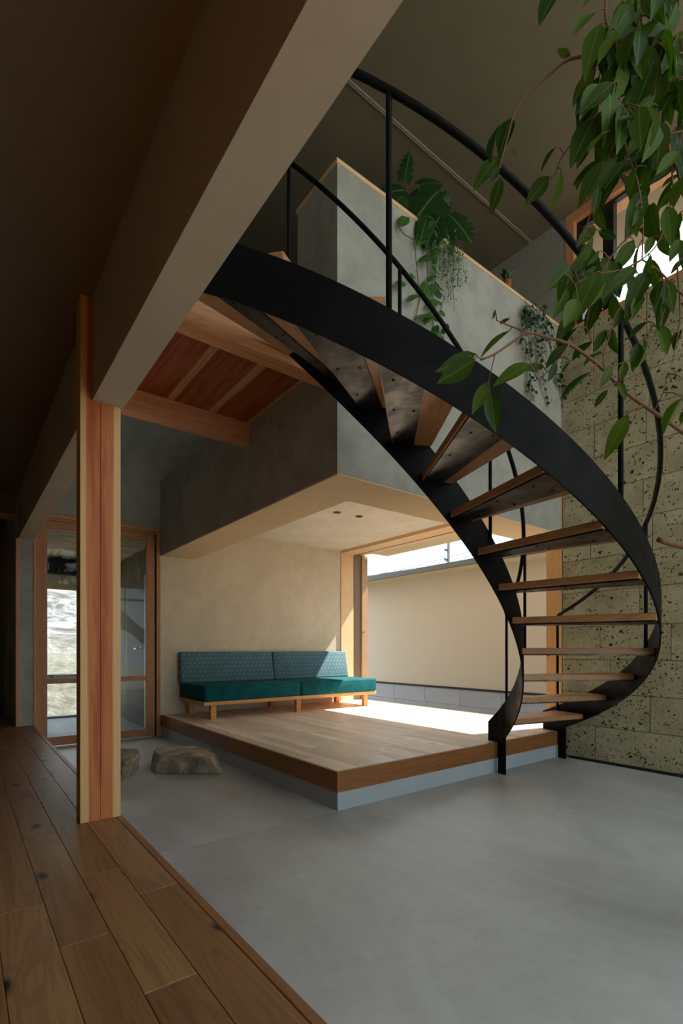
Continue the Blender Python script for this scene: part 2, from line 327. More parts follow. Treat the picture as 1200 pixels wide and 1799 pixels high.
# ------------------------------------------------------------------ mesh helpers
class MB:
    def __init__(s): s.v = []; s.f = []
    def quadgrid(s, rows, closed=False):
        b = len(s.v); n = len(rows[0])
        for r in rows: s.v += [tuple(p) for p in r]
        for i in range(len(rows) - 1):
            for j in range(n if closed else n - 1):
                j2 = (j + 1) % n
                s.f.append((b + i * n + j, b + i * n + j2, b + (i + 1) * n + j2, b + (i + 1) * n + j))
        return b
    def box(s, x0, x1, y0, y1, z0, z1):
        b = len(s.v)
        s.v += [(x0, y0, z0), (x1, y0, z0), (x1, y1, z0), (x0, y1, z0), (x0, y0, z1), (x1, y0, z1), (x1, y1, z1), (x0, y1, z1)]
        s.f += [tuple(b + i for i in q) for q in ((0, 3, 2, 1), (4, 5, 6, 7), (0, 1, 5, 4), (1, 2, 6, 5), (2, 3, 7, 6), (3, 0, 4, 7))]
        return s
    def hexa(s, bot, top):
        """solid between two rings of equal length (bottom, top, both counter-clockwise from above)"""
        b = len(s.v); n = len(bot); s.v += [tuple(p) for p in bot] + [tuple(p) for p in top]
        s.f.append(tuple(b + i for i in reversed(range(n)))); s.f.append(tuple(b + n + i for i in range(n)))
        for i in range(n):
            j = (i + 1) % n; s.f.append((b + i, b + j, b + n + j, b + n + i))
        return s
    def tube(s, pts, r, n=8, r2=None, caps=True):
        pts = [Vector(p) for p in pts]; rows = []; prev = None
        for i, p in enumerate(pts):
            t = (pts[min(i + 1, len(pts) - 1)] - pts[max(i - 1, 0)]).normalized()
            a = Vector((0, 0, 1)) if abs(t.z) < 0.95 else Vector((1, 0, 0))
            if prev is not None: a = prev
            x = (a - t * a.dot(t)).normalized(); y = t.cross(x); prev = x
            rr = r if r2 is None else r + (r2 - r) * i / max(1, len(pts) - 1)
            rows.append([p + (x * math.cos(2 * PI * j / n) + y * math.sin(2 * PI * j / n)) * rr for j in range(n)])
        b = s.quadgrid(rows, True)
        if caps:
            s.f.append(tuple(b + i for i in reversed(range(n)))); e = b + (len(rows) - 1) * n; s.f.append(tuple(e + i for i in range(n)))
        return s
    def lathe(s, c, prof, n=24):
        rows = [[(c[0] + r * math.cos(2 * PI * j / n), c[1] + r * math.sin(2 * PI * j / n), c[2] + z) for j in range(n)] for r, z in prof]
        s.quadgrid(rows, True); return s
    def mesh(s, name, mat, smooth=False, bevel=0.0, seg=1):
        me = bpy.data.meshes.new(name); me.from_pydata(s.v, [], s.f); me.materials.append(mat)
        if bevel > 0:
            bm = bmesh.new(); bm.from_mesh(me)
            bmesh.ops.remove_doubles(bm, verts=bm.verts, dist=1e-6)
            es = [e for e in bm.edges if len(e.link_faces) == 2 and e.calc_face_angle(0) > 0.5]
            bmesh.ops.bevel(bm, geom=es, offset=bevel, segments=seg, profile=0.5, affect='EDGES', clamp_overlap=True)
            bm.to_mesh(me); bm.free()
        if smooth:
            for p_ in me.polygons: p_.use_smooth = True
        me.update(); return me
    def build(s, name, mat, parent=None, smooth=False, bevel=0.0, seg=1, loc=None):
        """one object; its origin sits in the middle of the piece so that grain follows the piece"""
        if loc is None:
            xs = [v[0] for v in s.v]; ys = [v[1] for v in s.v]; zs = [v[2] for v in s.v]
            loc = Vector(((min(xs) + max(xs)) / 2, (min(ys) + max(ys)) / 2, (min(zs) + max(zs)) / 2))
        loc = Vector(loc); s.v = [(a - loc.x, b - loc.y, c - loc.z) for a, b, c in s.v]
        return link(name, s.mesh(name, mat, smooth, bevel, seg), loc, parent)


def link(name, me, loc, parent=None):
    o = bpy.data.objects.new(name, me); COL.objects.link(o); o.location = loc
    if parent is not None: attach(o, parent)
    return o


ORIGIN = {}
def attach(o, parent):
    o.parent = parent; w = ORIGIN.get(parent.name)
    if w is None:
        w = Vector(parent.location)
    o.matrix_parent_inverse = Matrix.Translation(-w)
    ORIGIN[o.name] = Vector(o.location)


def empty(name, loc, label=None, cat=None, group=None, kind=None):
    o = bpy.data.objects.new(name, None); COL.objects.link(o); o.location = loc; o.empty_display_size = 0.1
    return tag(o, label, cat, group, kind)


def tag(o, label=None, cat=None, group=None, kind=None):
    for a, b in (('label', label), ('category', cat), ('group', group), ('kind', kind)):
        if b: o[a] = b
    return o


def box(name, mat, x0, x1, y0, y1, z0, z1, parent=None, bevel=0.0, seg=1, smooth=False):
    return MB().box(x0, x1, y0, y1, z0, z1).build(name, mat, parent, smooth, bevel, seg)


BOARD = {}
def board(name, mat, x0, x1, y0, y1, z0, z1, parent, bevel=0.0015):
    """planks share mesh data when their size is the same"""
    key = (name, mat.name, round(x1 - x0, 4), round(y1 - y0, 4), round(z1 - z0, 4))
    if key not in BOARD:
        a, b, c = (x1 - x0) / 2, (y1 - y0) / 2, (z1 - z0) / 2
        BOARD[key] = MB().box(-a, a, -b, b, -c, c).mesh(name, mat, False, bevel)
    return link(name, BOARD[key], Vector(((x0 + x1) / 2, (y0 + y1) / 2, (z0 + z1) / 2)), parent)


def structure(o): o['kind'] = 'structure'; return o


# ------------------------------------------------------------------ dimensions read off the photograph
XB0, XB1 = 0.49, 0.625          # plaster beam
XV, XW = 1.945, 4.70            # bay of the mezzanine, stone / window wall
YF, YB = 2.58, 6.15             # front of the raised deck, back wall
ZP = 0.255                      # deck and timber floor
ZS, ZC = 2.186, 2.58            # soffit of the bay, ceiling in the bay
ZM = 4.20                       # top of the mezzanine parapet
ZT = 5.263                      # upper ceiling
XL, YR = -2.6, -3.3             # far ends of the room behind the camera

# ------------------------------------------------------------------ floor
fl = structure(empty('floor', (2.6, 1.0, 0)))
for x0, x1, y0, y1 in ((0.60, XW + 0.02, YR, 2.597), (0.60, XW + 0.02, 2.603, YB + 0.06)):
    box('concrete_slab', M['concrete'], x0, x1, y0, y1, -0.15, 0.0, fl)
box('joint_filler', M['black'], 0.60, XW, 2.59, 2.61, -0.15, -0.006, fl)

tf = structure(empty('floor_timber', (0, 3, 0)))
box('subfloor', M['oak_nosing'], XL, 0.62, YR, 9.4, -0.15, ZP - 0.016, tf)
board('nosing', M['oak_nosing'], 0.594, 0.624, YR, YB + 0.0, -0.10, ZP, tf, 0.003)
ENDS = {0: [1.688, 3.05, 4.30, 5.35, 0.45], 1: [1.935, 1.19, 3.45, 4.50, 5.55], 2: [2.477, 1.51, 3.6, 4.75, 0.3], 3: [2.348, 1.81, 3.9, 5.0, 0.55]}
for i in range(9):
    x1 = 0.5925 - 0.1268 * i; x0 = x1 - 0.1258
    cuts = sorted(ENDS.get(i, [0.5 + random.random() * 0.5, 1.6 + random.random() * 0.5, 2.7 + random.random() * 0.5, 3.9 + random.random() * 0.5, 5.1 + random.random() * 0.4]))
    ys = [-0.9] + cuts + [6.128]
    for a, b in zip(ys, ys[1:]): board('floor_board', M['oak_floor'], x0, x1, a + 0.0006, b - 0.0006, ZP - 0.016, ZP, tf)

# ------------------------------------------------------------------ raised deck
deck = structure(empty('floor_deck', (3.3, 4.3, 0)))
MB().box(XV + 0.012, XW, YF + 0.012, YB, 0.0, 0.124).build('plinth', M['plinth'], deck)
box('deck_core', M['plinth'], XV + 0.03, 5.18, YF + 0.03, YB, 0.12, ZP - 0.014, deck)
# fascia boards mitred at the corner
t = 0.024
MB().hexa([(XV, YF, 0.122), (XV + t, YF + t, 0.122), (XV + t, YB, 0.122), (XV, YB, 0.122)], [(XV, YF, ZP), (XV + t, YF + t, ZP), (XV + t, YB, ZP), (XV, YB, ZP)]).build('fascia_board', M['oak_edge_y'], deck)
MB().hexa([(XV, YF, 0.122), (XW - 0.002, YF, 0.122), (XW - 0.002, YF + t, 0.122), (XV + t, YF + t, 0.122)], [(XV, YF, ZP), (XW - 0.002, YF, ZP), (XW - 0.002, YF + t, ZP), (XV + t, YF + t, ZP)]).build('fascia_board', M['oak_edge_x'], deck)
rows = 34; x = XV + t; wd = (5.10 - x) / rows
rs = random.Random(3)
for i in range(rows):
    x0 = x + i * wd + 0.0008; x1 = x + (i + 1) * wd - 0.0008
    y0 = YF + t if x1 < XW - 0.02 else 2.735
    ys = [y0]; y = y0 + 0.25 + rs.random() * 0.8
    while y < YB - 0.2:
        ys.append(y); y += 0.91
    ys.append(YB)
    for a, b in zip(ys, ys[1:]): board('deck_board', M['oak_deck'], x0, x1, a + 0.0004, b - 0.0004, ZP - 0.014, ZP, deck, 0.001)
box('sill_board', M['pale_wood_y'], 5.102, 5.18, 2.735, YB, ZP - 0.03, ZP - 0.002, deck, 0.002)

# ------------------------------------------------------------------ walls of the void
structure(box('wall_back', M['plaster_alcove'], XV, 4.70, YB, YB + 0.12, 0.0, ZC + 0.2))
wb = MB(); wb.box(0.625, XV, YB, YB + 0.12, 2.51, ZT); wb.box(XV, 5.2, YB, YB + 0.12, ZC + 0.2, ZT)
structure(wb.build('wall_back_upper', M['plaster_grey']))
# front of the mezzanine bay: hung wall on two sides, soffit and recessed ceiling
mz = structure(empty('wall_mezzanine', (3.3, 4.3, 2.2)))
m = MB(); m.box(XV, XW, YF, YF + 0.12, ZS + 0.012, ZM); m.box(XV, XV + 0.12, YF + 0.12, YB, ZS + 0.012, 3.09); m.box(XV, XV + 0.12, YF + 0.12, 3.057, 3.09, ZM)
m.build('hung_wall', M['plaster_grey'], mz)
s0, s1 = XV + 0.004, 2.357; s2, s3 = YF + 0.004, 3.0
m = MB()
b = len(m.v); m.v += [(s0, s2, ZS), (s1, s3, ZS), (s1, YB, ZS), (s0, YB, ZS), (XW, s2, ZS), (XW, s3, ZS)]
m.v += [(s0, s2, ZS + .012), (s1, s3, ZC), (s1, YB, ZC), (s0, YB, ZS + .012), (XW, s2, ZS + .012), (XW, s3, ZC)]
m.f += [(0, 3, 2, 1), (0, 1, 5, 4), (1, 2, 8, 7), (1, 7, 11, 5), (0, 6, 9, 3), (0, 4, 10, 6)]
m.build('soffit_band', M['plaster_band'], mz)
box('soffit_ceiling', M['plaster_soffit'], s1 - 0.02, 5.0, s3 - 0.02, YB, ZC, ZC + 0.06, mz)
box('upper_floor_slab', M['plaster_dark'], XV + 0.1, XW + 0.3, YF + 0.1, YB, 2.90, 3.09, mz)
cp = structure(empty('trim_1', (3.3, 2.64, ZM)))
MB().box(XV - 0.008, XW, YF - 0.008, YF + 0.14, ZM, ZM + 0.03).build('parapet_cap', M['cap_wood'], cp, False, 0.003)
MB().box(XV - 0.008, XV + 0.14, YF + 0.14, 3.07, ZM, ZM + 0.03).build('parapet_cap', M['cap_wood'], cp, False, 0.003)
structure(box('floor_planter_ledge', M['cap_wood'], XV + 0.12, XW, YF + 0.12, 3.0, 3.93, 3.97))
# landing: boards on two joists between beam and bay
ld = structure(empty('ceiling_landing', (1.28, 4.2, 2.95)))
for y0, y1 in ((2.60, 2.715), (3.81, 3.915)):
    box('joist', M['joist_wood'], 0.60, XV + 0.03, y0, y1, 2.785, 2.955, ld, 0.003)
for i in range(4):
    x1 = XV + 0.0 - 0.331 * i; board('ceiling_board', M['board_cedar'], x1 - 0.3285, x1, 2.60, 3.915, 2.955, 2.985, ld, 0.002)
box('landing_top', M['oak_nosing'], 0.61, XV, 2.60, 3.915, 2.985, 3.076, ld)
# plaster beam and the wall above it, wall stub at its far end
structure(box('ceiling_beam', M['plaster_beam'], XB0, XB1, YR, YB - 0.02, 2.20, 2.70))
structure(box('wall_upper_left', M['plaster_grey'], XB0, 0.60, YR, YB + 0.12, 2.70, ZT))
structure(box('wall_stub', M['plaster_grey'], 0.497, 0.626, 6.128, 6.27, 0.2, 2.20))
tr = structure(empty('trim_2', (0.48, 6.12, ZP)))
box('stub_casing', M['frame_wood_z'], 0.468, 0.497, 6.118, 6.28, ZP, 2.20, tr, 0.002)
box('stub_casing', M['frame_wood_z'], 0.626, 0.648, 6.118, 6.28, 0.0, 2.34, tr, 0.002)
# ceilings
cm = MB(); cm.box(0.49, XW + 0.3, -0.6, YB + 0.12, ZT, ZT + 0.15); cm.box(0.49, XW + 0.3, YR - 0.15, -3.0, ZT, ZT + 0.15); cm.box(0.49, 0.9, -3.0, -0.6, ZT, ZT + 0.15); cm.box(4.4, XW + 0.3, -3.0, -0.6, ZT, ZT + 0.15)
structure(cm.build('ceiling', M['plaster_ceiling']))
w6 = structure(empty('window_6_added', (2.65, -1.8, ZT)))      # unseen roof light, added behind the camera to brighten the hall
for x0, x1 in ((0.9, 0.96), (2.62, 2.68), (4.34, 4.4)): box('frame_bar', M['frame_wood_z'], x0, x1, -3.0, -0.6, ZT + 0.02, ZT + 0.14, w6, 0.002)
box('glass_pane', M['glass'], 0.92, 4.38, -2.98, -0.62, ZT + 0.10, ZT + 0.106, w6)
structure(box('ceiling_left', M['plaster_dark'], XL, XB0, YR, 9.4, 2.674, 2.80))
structure(box('wall_left', M['plaster_dark'], XL - 0.1, XL, YR, 9.4, -0.1, 2.8))
# dark passage past the stub
structure(box('wall_passage', M['plaster_grey'], XL, 0.5, 7.9, 8.0, 0.2, 2.8))
structure(box('wall_passage_side', M['plaster_grey'], 0.47, 0.62, 6.27, 8.0, 0.0, 2.8))
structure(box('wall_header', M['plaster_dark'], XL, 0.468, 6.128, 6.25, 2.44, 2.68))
tr = structure(empty('trim_3', (0.1, 6.12, 2.42)))
box('header_casing', M['frame_wood_x'], XL, 0.468, 6.118, 6.26, 2.405, 2.44, tr, 0.002)
box('door_casing', M['door_wood_z'], 0.36, 0.40, 7.88, 7.92, 0.25, 2.3, tr, 0.002)
# wall behind the camera with a wide glazed opening, enlarged for brightness
rw = MB(); rw.box(XL, 0.7, YR - 0.15, YR, -0.1, ZT); rw.box(4.6, XW + 0.3, YR - 0.15, YR, -0.1, ZT); rw.box(0.7, 4.6, YR - 0.15, YR, 5.0, ZT)
structure(rw.build('wall_rear', M['plaster_grey']))
# stone wall core, its window above, plaster wall over the deck opening
rc = MB(); rc.box(XW + 0.012, XW + 0.3, -1.7, 2.575, 0.0, 4.12); rc.box(XW, XW + 0.3, -3.3, -3.2, 0.0, 4.6); rc.box(XW, XW + 0.3, -3.2, -1.7, 4.55, 4.75); rc.box(XW + 0.0, XW + 0.3, 2.53, YB, ZC + 0.001, ZT); rc.box(XW + 0.0, XW + 0.3, YR, -2.5, 4.75, ZT)
structure(rc.build('wall_right_upper', M['plaster_grey']))
st = structure(empty('wall_right', (XW, 0, 0)))
box('mortar_bed', M['mortar'], XW + 0.0045, XW + 0.02, -1.7, 2.566, 0.0, 4.125, st)
box('shadow_gap', M['black'], XW - 0.004, XW + 0.01, -1.7, 2.50, 0.0, 0.022, st)
zs = [0.024, 0.335, 0.645, 0.955, 1.265, 1.59, 1.90, 2.205, 2.52, 2.83, 3.14, 3.45, 3.76, 4.13]
rs = random.Random(11)
for r_, (z0, z1) in enumerate(zip(zs, zs[1:])):
    y = 2.566; first = (0.26, 0.70, 0.45)[r_ % 3] + rs.random() * 0.12
    while y > -1.55:
        L = first if y > 2.5 else (0.42 + rs.random() * 0.5); first = 0
        y2 = max(y - L, -1.7); y2 = -1.7 if y2 < -1.4 else y2; d = rs.random() * 0.003
        MB().box(XW - 0.002 - d, XW + 0.012, y2 + 0.0025, y - 0.0025, z0 + 0.0025, z1 - 0.0025).build('stone_block', M['tuff'], st, False, 0.004)
        y = y2

# ------------------------------------------------------------------ cedar post
pe = empty('cedar_post', (0.53, 2.61, ZP), 'square red-hearted cedar post with split joint standing on the oak floor under the beam', 'post')
px0, px1, py0, py1, kx = 0.441, 0.613, 2.530, 2.625, 0.5255
m = MB(); m.box(px0, kx - 0.0012, py0, py1, ZP + 0.001, 2.20); m.box(kx + 0.0012, px1, py0, py1, ZP + 0.001, 2.20); m.box(kx - 0.0012, kx + 0.0012, py0 + 0.02, py1, ZP + 0.001, 2.20)
m.box(px0, XB0 - 0.002, py0, py1, 2.20, 2.672)
m.build('post_shaft', M['post_cedar'], pe, loc=(0.527, 2.58, 1.3))

# ------------------------------------------------------------------ entrance door
d1 = structure(empty('door_1', (1.3, YB, 0)))
box('casing', M['frame_wood_x'], 0.648, 1.93, YB - 0.02, YB + 0.10, 2.47, 2.505, d1, 0.002)
box('frame_head', M['door_wood_x'], 0.66, 1.925, YB, YB + 0.08, 2.438, 2.47, d1, 0.002)
box('frame_jamb', M['door_wood_z'], 0.648, 0.706, YB - 0.01, YB + 0.09, 0.0, 2.47, d1, 0.002)
box('frame_jamb', M['door_wood_z'], 1.897, 1.943, YB - 0.012, YB + 0.09, 0.0, 2.47, d1, 0.002)
box('shadow_strip', M['black'], 1.883, 1.897, YB + 0.02, YB + 0.06, 0.0, 2.44, d1)
leaf = box('stile', M['door_wood_z'], 0.708, 0.755, YB + 0.01, YB + 0.055, 0.012, 2.436, d1, 0.002)
box('stile', M['door_wood_z'], 1.786, 1.882, YB + 0.01, YB + 0.055, 0.012, 2.436, d1, 0.002)
box('top_rail', M['door_wood_x'], 0.755, 1.786, YB + 0.01, YB + 0.055, 2.345, 2.436, d1, 0.002)
box('middle_rail', M['door_wood_x'], 0.755, 1.786, YB + 0.01, YB + 0.055, 0.68, 0.735, d1, 0.002)
box('bottom_rail', M['door_wood_x'], 0.755, 1.786, YB + 0.01, YB + 0.055, 0.012, 0.105, d1, 0.002)
box('glass_pane', M['glass'], 0.755, 1.786, YB + 0.03, YB + 0.036, 0.105, 0.68, d1)
box('glass_pane', M['glass'], 0.755, 1.786, YB + 0.03, YB + 0.036, 0.735, 2.345, d1)

# porch beyond the door
structure(box('floor_porch', M['porch_floor'], 0.30, 2.1, YB + 0.06, 8.7, -0.15, -0.002))
structure(box('wall_porch', M['porch_wall'], 2.02, 2.12, YB + 0.13, 9.0, -0.1, 2.42))
structure(box('ceiling_porch', M['porch_ceiling'], 0.5, 2.2, YB + 0.13, 8.6, 2.45, 2.55))
structure(box('trim_porch_beam', M['black'], 0.62, 2.02, 8.55, 8.75, 2.20, 2.45))
structure(box('trim_porch_fascia', M['eave_board'], 0.5, 2.1, 8.76, 8.84, 1.98, 2.25))
kr = structure(box('trim_porch_kerb', M['concrete_out'], 0.3, 2.1, 8.7, 8.8, -0.25, 0.03))
d2 = structure(empty('door_2', (2.0, 7.4, 0)))
box('door_leaf', M['porch_door'], 1.995, 2.02, 6.95, 7.85, 0.0, 2.0, d2, 0.002)
box('door_frame', M['white'], 1.985, 2.018, 6.90, 6.95, 0.0, 2.05, d2, 0.002)
h = MB(); h.tube([(1.99, 7.13, 1.06), (1.94, 7.13, 1.06), (1.935, 7.24, 1.06)], 0.012, 10); h.tube([(1.996, 7.13, 1.06), (1.985, 7.13, 1.06)], 0.028, 16)
h.build('door_handle', M['chrome'], d2, True)
rl = MB(); rl.box(0.2, 4.0, 10.2, 10.26, 0.52, 0.60); rl.box(0.3, 0.36, 10.2, 10.26, -0.3, 0.52); rl.box(3.9, 3.96, 10.2, 10.26, -0.3, 0.52)
tag(rl.build('guard_rail', M['black_frame']), 'low dark guard rail outside, seen through the entrance door glass', 'railing')

# ------------------------------------------------------------------ outdoors
structure(box('path_outside', M['mortar'], -3.0, 6.0, 8.81, 12.0, -0.32, -0.30))
structure(box('ground', M['gravel'], -30, 60, -30, 60, -0.45, -0.32))
bk = MB(); rows = []
for i in range(26):
    y = 11 + i * 0.5
    row = []
    for j in range(44):
        x = -6 + j * 0.45; q = Vector((x * 0.5, y * 0.5, 3.1))
        row.append((x, y, -0.3 + max(0, (y - 11.2)) * 0.40 + noise.noise(q) * 0.30 + noise.noise(q * 4) * 0.08))
    rows.append(row)
bk.quadgrid(rows); structure(bk.build('ground_bank', M['bank'], None, True, loc=(0, 0, 0)))
# facade of this house beside the opening, and its eave over the window
fc = MB(); fc.box(5.0, 5.2, YB, 9.2, -0.3, 5.3); fc.box(5.0, 5.2, -1.7, 2.55, -0.3, 4.1); fc.box(5.0, 5.2, 2.55, YB, 2.66, 5.3); fc.box(4.7, 5.2, 2.55, YB, -0.3, 0.1)
structure(fc.build('wall_facade', M['facade']))
structure(box('roof_window_hood', M['eave_board'], 5.173, 5.62, 0.5, 6.08, 2.588, 2.66))
structure(box('roof_upper_eave', M['eave_dark'], 4.95, 5.62, -1.8, 7.0, 5.24, 5.34))

nh = empty('neighbour_house', (7.5, 4, -0.3), 'cream rendered house with grey eave standing across the side yard', 'house')
HX = 7.5
box('wall', M['cream'], HX, HX + 6, -6, 16, 0.33, 2.62, nh)
box('drip_line', M['black_frame'], HX - 0.025, HX, -6, 16, 0.30, 0.335, nh)
fo = box('foundation', M['mortar'], HX + 0.012, HX + 6, -6, 16, -0.32, 0.30, nh)
rs = random.Random(5)
for z0, z1 in ((-0.318, -0.01), (-0.006, 0.298)):
    y = -5.9 + rs.random() * 0.4
    while y < 15:
        L = 0.90; board('concrete_block', M['concrete_out'], HX - 0.012, HX + 0.012, y + 0.003, y + L - 0.003, z0, z1, nh, 0.003); y += L
box('eave_soffit', M['eave_board'], HX - 0.55, HX, -6.2, 16.2, 2.53, 2.56, nh)
box('fascia', M['fascia'], HX - 0.59, HX - 0.54, -6.2, 16.2, 2.50, 2.60, nh, 0.006)
MB().hexa([(HX - 0.585, -6.2, 2.56), (HX + 6.5, -6.2, 2.56), (HX + 6.5, 16.2, 2.56), (HX - 0.585, 16.2, 2.56)], [(HX - 0.585, -6.2, 2.60), (HX + 3, -6.2, 3.35), (HX + 3, 16.2, 3.35), (HX - 0.585, 16.2, 2.60)]).build('roof', M['roof'], nh)

pl = at(788, 900, 26); pb = Vector((pl.x, pl.y, -0.32))
po = empty('utility_pole', pb, 'thin grey utility pole rising above the grey eave outside', 'pole')
m = MB(); m.tube([pb, pb + Vector((0, 0, 14))], 0.095, 12, 0.07); m.build('pole_shaft', M['fascia'], po, True)
for z in (5.7, 6.2, 6.7, 7.2): box('insulator', M['black_frame'], pb.x - 0.30, pb.x - 0.05, pb.y - 0.04, pb.y + 0.04, z - 0.05, z + 0.05, po)
for i, (v0, v1, ds, nm) in enumerate(((1032, 902, 0.0, 'highest'), (1028, 920, 0.6, 'second'), (1024, 934, 1.2, 'middle'), (1022, 948, 1.8, 'fourth'), (1018, 962, 2.4, 'lowest'))):
    a = at(560, v0, 30 + ds); b = at(1060, v1, 24 + ds)
    pts = [a.lerp(b, s_ / 14) - Vector((0, 0, 0.20 * math.sin(PI * s_ / 14))) for s_ in range(15)]
    tag(MB().tube(pts, 0.018, 5).build('power_line', M['black_frame']), 'thin black power line against the white sky outside, %s of the five at the pole' % nm, 'cable', 'power lines above the neighbour roof')

# ------------------------------------------------------------------ deck opening: jambs, head, stacked sliding sashes
w1 = structure(empty('window_1', (4.9, 4.4, ZP)))
box('side_jamb', M['pale_wood_z'], 4.70, 4.948, YB - 0.018, YB + 0.1, ZP, ZC, w1, 0.002)
box('track_groove', M['black_frame'], 4.948, 4.962, YB - 0.004, YB + 0.1, ZP, ZC, w1)
box('sash_stile', M['grey_wood_z'], 4.962, 5.086, YB - 0.014, YB + 0.1, ZP + 0.005, 2.54, w1, 0.002)
box('sash_gap', M['black_frame'], 5.086, 5.098, YB + 0.01, YB + 0.1, ZP, 2.54, w1)
box('sash_stile', M['sash_wood'], 5.098, 5.215, YB - 0.045, YB + 0.1, ZP + 0.005, 2.54, w1, 0.002)
box('head_board', M['pale_wood_y'], 4.70, 4.945, 2.735, YB - 0.018, 2.535, 2.66, w1, 0.002)
box('head_track', M['black_frame'], 4.945, 4.985, 2.735, YB - 0.018, 2.550, 2.66, w1)
box('head_bead', M['grey_wood_z'], 4.985, 5.01, 2.735, YB - 0.018, 2.543, 2.66, w1)
box('head_board', M['pale_wood_y'], 5.01, 5.18, 2.735, YB - 0.018, 2.560, 2.66, w1, 0.002)
box('near_jamb', M['jamb_wood'], 4.694, 4.96, 2.572, 2.734, ZP, ZC - 0.001, w1, 0.002)
h = MB(); h.tube([(5.13, YB - 0.05, 1.33), (5.13, YB - 0.043, 1.33)], 0.012, 12); h.build('sash_pull', M['black_frame'], w1, True)

# upper window above the stone wall
w2 = structure(empty('window_2', (4.75, 1.0, 4.13)))
box('frame_side', M['frame_wood_z'], 4.69, 4.95, 2.446, 2.53, 4.13, ZT - 0.002, w2, 0.002)
box('frame_head', M['frame_wood_x'], 4.69, 4.95, -2.5, 2.446, 5.17, ZT - 0.002, w2, 0.002)
box('frame_sill', M['frame_wood_x'], 4.68, 5.0, -2.5, 2.446, 4.122, 4.15, w2, 0.002)
sx0, sx1 = 4.745, 4.80
box('sash_stile', M['black_frame'], sx0, sx1, 2.39, 2.446, 4.15, 5.17, w2, 0.002)
box('sash_rail', M['black_frame'], sx0, sx1, 2.20, 2.39, 5.10, 5.17, w2, 0.002)
box('sash_rail', M['black_frame'], sx0, sx1, 2.20, 2.39, 4.15, 4.21, w2, 0.002)
box('mullion', M['black_frame'], sx0, sx1 + 0.02, 2.105, 2.20, 4.15, 5.17, w2, 0.002)
box('mullion', M['black_frame'], sx0, sx1 + 0.02, 0.20, 0.27, 4.15, 5.17, w2, 0.002)
box('sash_rail', M['black_frame'], sx0, sx1, -2.5, 2.105, 5.145, 5.17, w2, 0.002)
box('sash_rail', M['black_frame'], sx0, sx1, -2.5, 2.105, 4.15, 4.175, w2, 0.002)
box('glass_pane', M['glass'], 4.77, 4.776, 2.20, 2.39, 4.21, 5.10, w2)
box('glass_pane', M['glass'], 4.77, 4.776, 0.27, 2.105, 4.175, 5.145, w2)
box('glass_pane', M['glass'], 4.77, 4.776, -2.5, 0.20, 4.175, 5.145, w2)

# unseen rear glazing, added full height to bring in more daylight
w3 = structure(empty('window_3_added', (2.7, YR - 0.07, 0)))
for x0, x1 in ((0.7, 0.77), (2.0, 2.06), (3.3, 3.36), (4.53, 4.6)): box('frame_post', M['frame_wood_z'], x0, x1, YR - 0.12, YR - 0.04, 0.0, 5.0, w3, 0.002)
for z0, z1 in ((4.93, 5.0), (2.5, 2.57)): box('frame_rail', M['frame_wood_x'], 0.77, 4.53, YR - 0.115, YR - 0.045, z0, z1, w3, 0.002)
box('glass_pane', M['glass'], 0.74, 4.56, YR - 0.083, YR - 0.077, 0.0, 4.96, w3)
w4 = structure(empty('window_4_added', (4.85, -2.45, 0)))  # unseen side glazing, added so sun and sky brighten the room
for y0, y1 in ((-3.2, -3.13), (-1.77, -1.7)): box('frame_post', M['frame_wood_z'], 4.72, 4.90, y0, y1, 0.0, 4.55, w4, 0.002)
for z0, z1 in ((4.48, 4.55), (2.3, 2.36)): box('frame_rail', M['frame_wood_x'], 4.74, 4.88, -3.13, -1.77, z0, z1, w4, 0.002)
box('glass_pane', M['glass'], 4.80, 4.806, -3.15, -1.75, 0.0, 4.50, w4)

# ------------------------------------------------------------------ curved steel staircase
SX, SY, RO, RI, SQ = 2.631, 2.801, 2.024, 1.069, 0.838
def plan(t, r): return SX + r * math.cos(t), SY - SQ * r * math.sin(t)
def z_in(t):
    s = t - 1.5; return 1.388 + 1.038 * s + 0.038 * s * s - 0.033 * s ** 3
def z_out(t):
    s = t - 1.5; return 1.463 + 0.969 * s + 0.017 * s * s - 0.037 * s ** 3
H_IN, H_OUT = 0.302, 0.241
stair = empty('curved_staircase', (SX, SY, 0), 'curving black steel staircase with open oak treads rising from the deck to the upper floor', 'staircase')


def stringer(r, zf, hh, t0, t_foot0, t_foot1, t_end, th, name):
    smp = [(t0, ZP + 0.002), (t_foot0, ZP + 0.002), (t_foot0, 0.001), (t_foot1, 0.001), (t_foot1, None)]
    n = 70; smp += [(t_foot1 + (t_end - t_foot1) * i / n, None) for i in range(1, n + 1)]
    A, B, Cc, D = [], [], [], []
    for t, zlow in smp:
        lo = max(zf(t), 0.262 if t < 0.5 else -1) if zlow is None else zlow
        hi = zf(t) + hh
        xo, yo = plan(t, r + th / 2); xi, yi = plan(t, r - th / 2)
        A.append((xo, yo, lo)); B.append((xo, yo, hi)); Cc.append((xi, yi, hi)); D.append((xi, yi, lo))
    m = MB(); b = 0; N = len(smp)
    for L in (A, B, Cc, D): m.v += L
    for i in range(N - 1):
        for p_, q_ in ((0, 1), (1, 2), (2, 3), (3, 0)):
            m.f.append((p_ * N + i, p_ * N + i + 1, q_ * N + i + 1, q_ * N + i))
    m.f.append((0, N, 2 * N, 3 * N)); m.f.append((N - 1, 4 * N - 1, 3 * N - 1, 2 * N - 1))
    o = m.build(name, M['steel'], stair, loc=(SX, SY, 1.5))
    for p_ in o.data.polygons: p_.use_smooth = True
    bm = bmesh.new(); bm.from_mesh(o.data); bmesh.ops.recalc_face_normals(bm, faces=bm.faces)
    for e in bm.edges:
        if e.calc_face_angle(0) > 0.6: e.smooth = False
    bm.to_mesh(o.data); bm.free()
    return o


